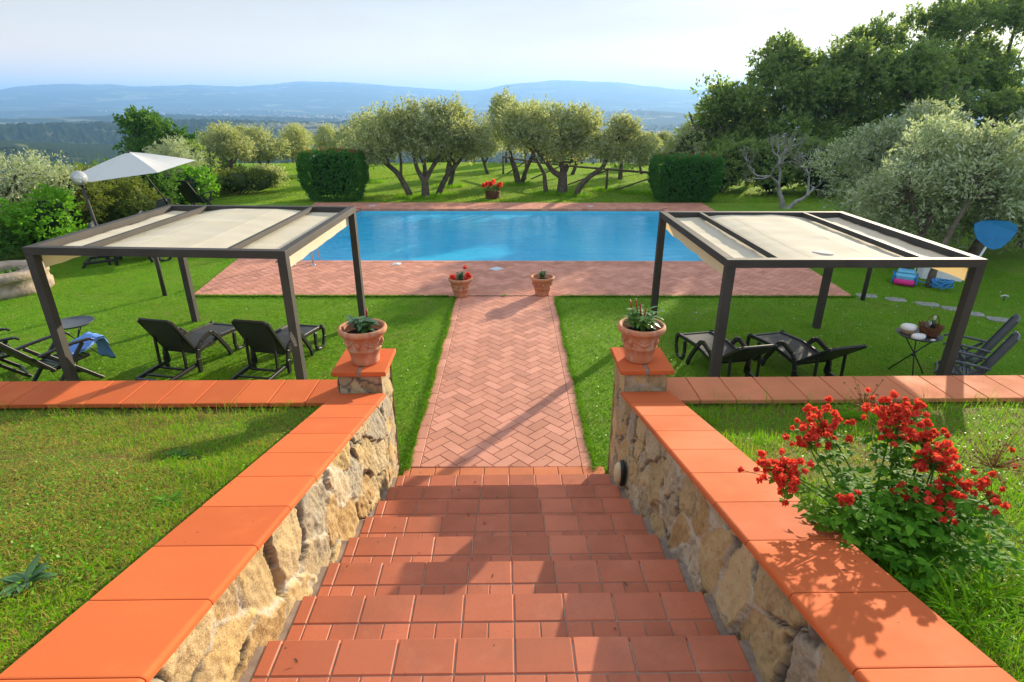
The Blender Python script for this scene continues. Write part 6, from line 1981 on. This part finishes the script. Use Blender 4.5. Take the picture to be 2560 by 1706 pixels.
def litter(seed, n):
    rng = np.random.default_rng(seed)
    Xl = HW + .5 + rng.random(n) ** 1.2 * 5.5; Y = 4.6 - 4.6 * rng.random(n) ** .8
    x = SO.x - Xl * math.cos(SA) - (Y - SO.y) * math.sin(SA); y = Y - Xl * math.sin(SA)
    k = rng.random(n) < .12 + .8 * sstep(-.1, .25, fbm(Xl * 1.3 - 30, Y * 1.3, 4, 17) + .25 * np.exp(-((Xl - 2.7) / 1.2) ** 2 - ((Y - 2.6) / 1.1) ** 2))
    x, y, Xl, Y = x[k], y[k], Xl[k], Y[k]; n = len(x)
    z = up_z(Xl, Y) + .035 * fbm(Xl * 1.6 - 9, Y * 1.6, 4, 8) - .012
    V, F = blades(rng, x, y, z, rng.uniform(.02, .06, n), rng.uniform(.003, .006, n), rng.uniform(1.2, 1.6, n))
    tag(np_mesh('dry_grass', V, F, M['blade_dry'], smooth=True), None, None, None, 'stuff')
    n2 = 26000; i = rng.integers(0, n, n2)
    c = np.stack([x[i], y[i], z[i] + rng.uniform(.004, .03, n2)], 1) + rng.normal(0, .03, (n2, 3)) * np.array([1, 1, .1])
    d = unit(rng.normal(0, 1, (n2, 3)) * np.array([1, 1, .35])); sd = unit(np.cross(d, np.array([0, 0, 1.0]) + rng.normal(0, .4, (n2, 3))))
    V, F = leaf_quads(c, d, sd, rng.uniform(.010, .024, n2), rng.uniform(.009, .018, n2))
    tag(np_mesh('clover', V, F, M['lime']), None, None, None, 'stuff')
litter(88, 60000)

# coarser grass tufts and broad weeds in the upper lawns
def up_at(x, y):
    return float(up_z(np.array([abs(x)]), np.array([y]))[0])
tg = MB(); rnd = random.Random(31)
def tuft_(x, y, n, L, spread=.9):
    z = up_at(x, y) - .01
    for i in range(n):
        a = rnd.uniform(0, 6.283); e = rnd.uniform(.35, 1.5)
        leaf_blade(tg, (x + rnd.gauss(0, .03), y + rnd.gauss(0, .03), z), (math.cos(a) * spread, math.sin(a) * spread, e), L * rnd.uniform(.6, 1.1), .009, rnd.uniform(.25, .7), 0, .4)
for x, y, n, L in ((3.05, 4.30, 60, .32), (2.95, 4.45, 30, .25), (1.95, 1.80, 60, .30), (2.15, 1.65, 70, .30), (2.3, 1.9, 60, .28), (1.75, 1.62, 50, .28), (2.05, 2.35, 40, .25), (1.72, 1.9, 30, .3), (1.55, 4.40, 30, .16), (1.7, 4.5, 26, .15), (1.48, 4.2, 26, .14), (-1.6, 4.45, 40, .17), (-1.75, 4.5, 30, .16), (-1.58, 4.1, 30, .12), (-2.3, 3.3, 24, .12), (-1.9, 2.0, 22, .12)):
    tuft_(x, y, n, L)
tag(tg.build('tall_grass', M['blade']), None, None, None, 'stuff')
def weed(label, x, y, n, L, w, mat, seed):
    mb = MB(); r2 = random.Random(seed); z = up_at(x, y)
    for i in range(n):
        a = r2.uniform(0, 6.283); leaf_blade(mb, (0, 0, .0), (math.cos(a), math.sin(a), r2.uniform(.15, .9)), L * r2.uniform(.6, 1.1), w, r2.uniform(.1, .6))
    tag(mb.build('weed', mat, None, (x, y, z - .005)), label, 'weed', 'weeds in the left bank')
weed('bluish green broad leaved weed rosette at the left picture edge', -2.12, 1.92, 26, .13, .035, M['pot_leaf'], 1)
weed('green weed rosette on the worn patch midway up the left bank', -1.98, 2.72, 30, .11, .026, M['lime'], 2)
weed('weed rosette beside the worn earth toward the coping on the left bank', -1.72, 2.18, 26, .10, .025, M['lime'], 3)
weed('weed rosette farthest up the left bank, near the low wall', -2.35, 3.45, 26, .12, .024, M['mid_green'], 4)

# mown turf in front of the pool
rng = np.random.default_rng(71)
n = 330000
yy = 5.15 + (14.5 - 5.15) * rng.random(n) ** 1.25
xx = rng.uniform(-11.5, 11.5, n)
ok = np.abs(xx) < 3.2 + yy * .95
px = (xx > -1.125 - rng.random(n) * .02) & (xx < .885 + rng.random(n) * .02)
ok &= ~(px & (yy < 11.35))
ya = yy - 0.006 * -xx
ok &= ~((yy > 11.28 + .012 * rng.random(n) - .006 * xx) & (xx > -6.57 - (yy - 11.28) * .136 ) & (xx < 7.0 + (yy - 11.28) * .06))
xx, yy = xx[ok], yy[ok]; n = len(xx)
h = rng.uniform(.016, .034, n); h *= 1 + .35 * fbm(xx * 2.5, yy * 2.5, 3, 4)
V, F = blades(rng, xx, yy, lawn_z(xx, yy) - .003, h, rng.uniform(.006, .011, n), rng.uniform(.2, 1.1, n))
tag(np_mesh('grass', V, F, M['turf'], smooth=True), None, None, None, 'stuff')
k = 60000
i = rng.integers(0, n, k)
c = np.stack([xx[i], yy[i], rng.uniform(.012, .034, k)], 1) + rng.normal(0, .01, (k, 3)) * np.array([1, 1, .2])
d = unit(rng.normal(0, 1, (k, 3)) * np.array([1, 1, .4])); sd = unit(np.cross(d, np.array([0, 0, 1.0]) + rng.normal(0, .5, (k, 3))))
V, F = leaf_quads(c, d, sd, rng.uniform(.014, .032, k), rng.uniform(.010, .022, k))
tag(np_mesh('clover', V, F, M['lime']), None, None, None, 'stuff')
ed = []
def edge_run(a, b, k, out, spill):
    t = rng.random(k); nz = fbm(t * 14 + out[0] * 9, t * 0 + a[1], 3, 3) * .5 + .35
    q = rng.random(k) * np.clip(nz, .02, 1) * spill
    ed.append(np.stack([a[0] + (b[0] - a[0]) * t + out[0] * (q - .02), a[1] + (b[1] - a[1]) * t + out[1] * (q - .02)], 1))
edge_run((-1.13, 5.2), (-1.15, 11.25), 4200, (1, 0), .10); edge_run((.89, 5.2), (.87, 11.2), 4200, (-1, 0), .10)
edge_run((-6.57, 11.3), (-1.3, 11.27), 3600, (0, 1), .07); edge_run((1.0, 11.27), (7.0, 11.24), 3600, (0, 1), .07)
edge_run((-7.7, 23.36), (7.4, 23.26), 3000, (0, -1), .08)
ed = np.concatenate(ed); n2 = len(ed)
V, F = blades(rng, ed[:, 0], ed[:, 1], np.full(n2, .004), rng.uniform(.03, .075, n2), rng.uniform(.005, .010, n2), rng.uniform(.5, 1.3, n2))
tag(np_mesh('grass', V, F, M['turf'], smooth=True), None, None, None, 'stuff')
# longer grass at the trunks and along the far lawn
n = 120000
yy = 23.3 + 20 * rng.random(n) ** 1.4; xx = rng.uniform(-15, 16, n)
ok = (np.abs(xx) < .62 * yy) & ~((yy < 23.45) & (np.abs(xx) < 7.8))
xx, yy = xx[ok], yy[ok]; n = len(xx)
lng = fbm(xx * .8, yy * .8, 3, 6)
h = rng.uniform(.02, .04, n) * (1 + .8 * np.clip(lng * 2, 0, 1))
V, F = blades(rng, xx, yy, lawn_z(xx, yy) - .003, h, rng.uniform(.016, .03, n) * (1 + (yy - 23) * .02), rng.uniform(.2, .9, n))
tag(np_mesh('grass', V, F, M['turf_far'], smooth=True), None, None, None, 'stuff')
bs = []
for x, y in ((-4.22, 24.7), (-3.62, 24.55), (-3.2, 25.3), (2.16, 25.55), (1.52, 25.7), (2.7, 25.1), (.3, 28.8), (-7.1, 29.7), (-3.0, 28.2), (6.35, 25.2), (4.3, 26.9), (5.4, 25.9)):
    k = 420; a = rng.uniform(0, 6.283, k); r0 = .5 * np.sqrt(rng.random(k)); bs.append(np.stack([x + r0 * np.cos(a) * 1.5, y + r0 * np.sin(a)], 1))
bs = np.concatenate(bs); n = len(bs)
V, F = blades(rng, bs[:, 0], bs[:, 1], lawn_z(bs[:, 0], bs[:, 1]) - .003, rng.uniform(.08, .22, n), rng.uniform(.012, .022, n), rng.uniform(.2, .8, n))
tag(np_mesh('tall_grass', V, F, M['blade'], smooth=True), None, None, None, 'stuff')
# daisies on the right lawn, dry leaves on the steps
rng = np.random.default_rng(5); k = 170
c = np.stack([rng.uniform(3, 11, k), rng.uniform(7, 13.5, k), rng.uniform(.03, .04, k)], 1); c = c[~((c[:, 1] > 11.1) & (c[:, 0] < 7.2))]; k = len(c)
d = unit(rng.normal(0, 1, (k, 3)) * np.array([1, 1, .1])); sd = unit(np.cross(d, np.tile([[0, .1, 1.]], (k, 1))))
V, F = leaf_quads(c, d, sd, np.full(k, .026), np.full(k, .024)); tag(np_mesh('daisies', V, F, M['white']), 'tiny white daisies scattered in the right lawn', 'flowers', None, 'stuff')
mb = MB(); rnd = random.Random(9)
for i in range(26):
    u = rnd.uniform(-1.0, 1.0); j = rnd.randint(0, 8); v = -j * T_ - rnd.uniform(.03, .40)
    p = st(u, v, RZ * (j + 1) + .002); a = rnd.uniform(0, 6.28)
    leaf_blade(mb, p, (math.cos(a), math.sin(a), .12), rnd.uniform(.012, .034), rnd.uniform(.006, .014), -.3)
tag(mb.build('fallen_leaves', M['dry_leaf']), 'small dry leaves lying on the red steps', 'leaves', None, 'stuff')

# ------------------------------------------------------------------ far buildings and the haze
def lz(x, y): return float(land_h(np.array([x]), np.array([y]))[0])
fh = thing('farmhouse', 'lone pale farmhouse in the valley right of the olive trees', 'farmhouse', (99.6, 450, -26.2), R(15))
mb = MB(); mb.box((0, 0, 2.2), (8.6, 6, 5.6)); mb.box((-5.6, .5, 1.2), (3.2, 4.5, 3.8)); mb.build('wall', M['house_wall'], fh)
mb = MB()
for (cx_, cy_, sx, sy, z, h_) in ((0, 0, 9.2, 6.6, 5.0, 1.5), (-5.8, .5, 3.4, 5.1, 3.1, .9)):
    vs = [(cx_ - sx / 2, cy_ - sy / 2, z), (cx_ + sx / 2, cy_ - sy / 2, z), (cx_ + sx / 2, cy_ + sy / 2, z), (cx_ - sx / 2, cy_ + sy / 2, z), (cx_ - sx / 2, cy_, z + h_), (cx_ + sx / 2, cy_, z + h_)]
    mb.add(vs, [(0, 1, 5, 4), (2, 3, 4, 5), (0, 4, 3), (1, 2, 5), (3, 2, 1, 0)])
mb.build('roof', M['house_roof'], fh)
for x in (-2.6, 0, 2.6):
    for z in (1.2, 3.6):
        mb = MB(); mb.box((x, -3.02, z), (.9, .08, 1.3)); mb.build('window', M['dark_glass'], fh)
rng = np.random.default_rng(77)
mb = MB()
for (a0, r0, da, dr, n) in ((-12, 1750, 3.0, 90, 130), (-7, 2450, 5, 160, 220), (-20, 2350, 4, 120, 70), (-30, 2700, 6, 200, 50), (8, 2150, 4, 160, 90), (12.5, 1150, 2.2, 120, 40), (-3, 3100, 6, 200, 90), (-25, 3300, 8, 200, 50)):
    for i in range(n):
        a = R(a0 + rng.normal(0, da * .6)); r0_ = r0 + rng.normal(0, dr); x, y = r0_ * math.sin(a), r0_ * math.cos(a)
        s = rng.uniform(5, 11); mb.box((x, y, lz(x, y) + 3.2), (s, rng.uniform(5, 9), rng.uniform(4, 8)), 0, None)
tag(mb.build('far_town', M['town']), 'far pale town spread through the hazy valley', 'town', None, 'stuff')

hz = MB(); hz.box((0, 0, 40), (19800, 19800, 364))
hm, nt, N, L, out = new_mat('air')
vp = N.new('ShaderNodeVolumePrincipled')
vp.inputs['Color'].default_value = (0.30, 0.56, 1.0, 1)
vp.inputs['Density'].default_value = 2.6e-4
vp.inputs['Anisotropy'].default_value = 0.25
L.new(vp.outputs[0], out.inputs['Volume'])
tag(hz.build('haze', hm), None, None, None, 'stuff')
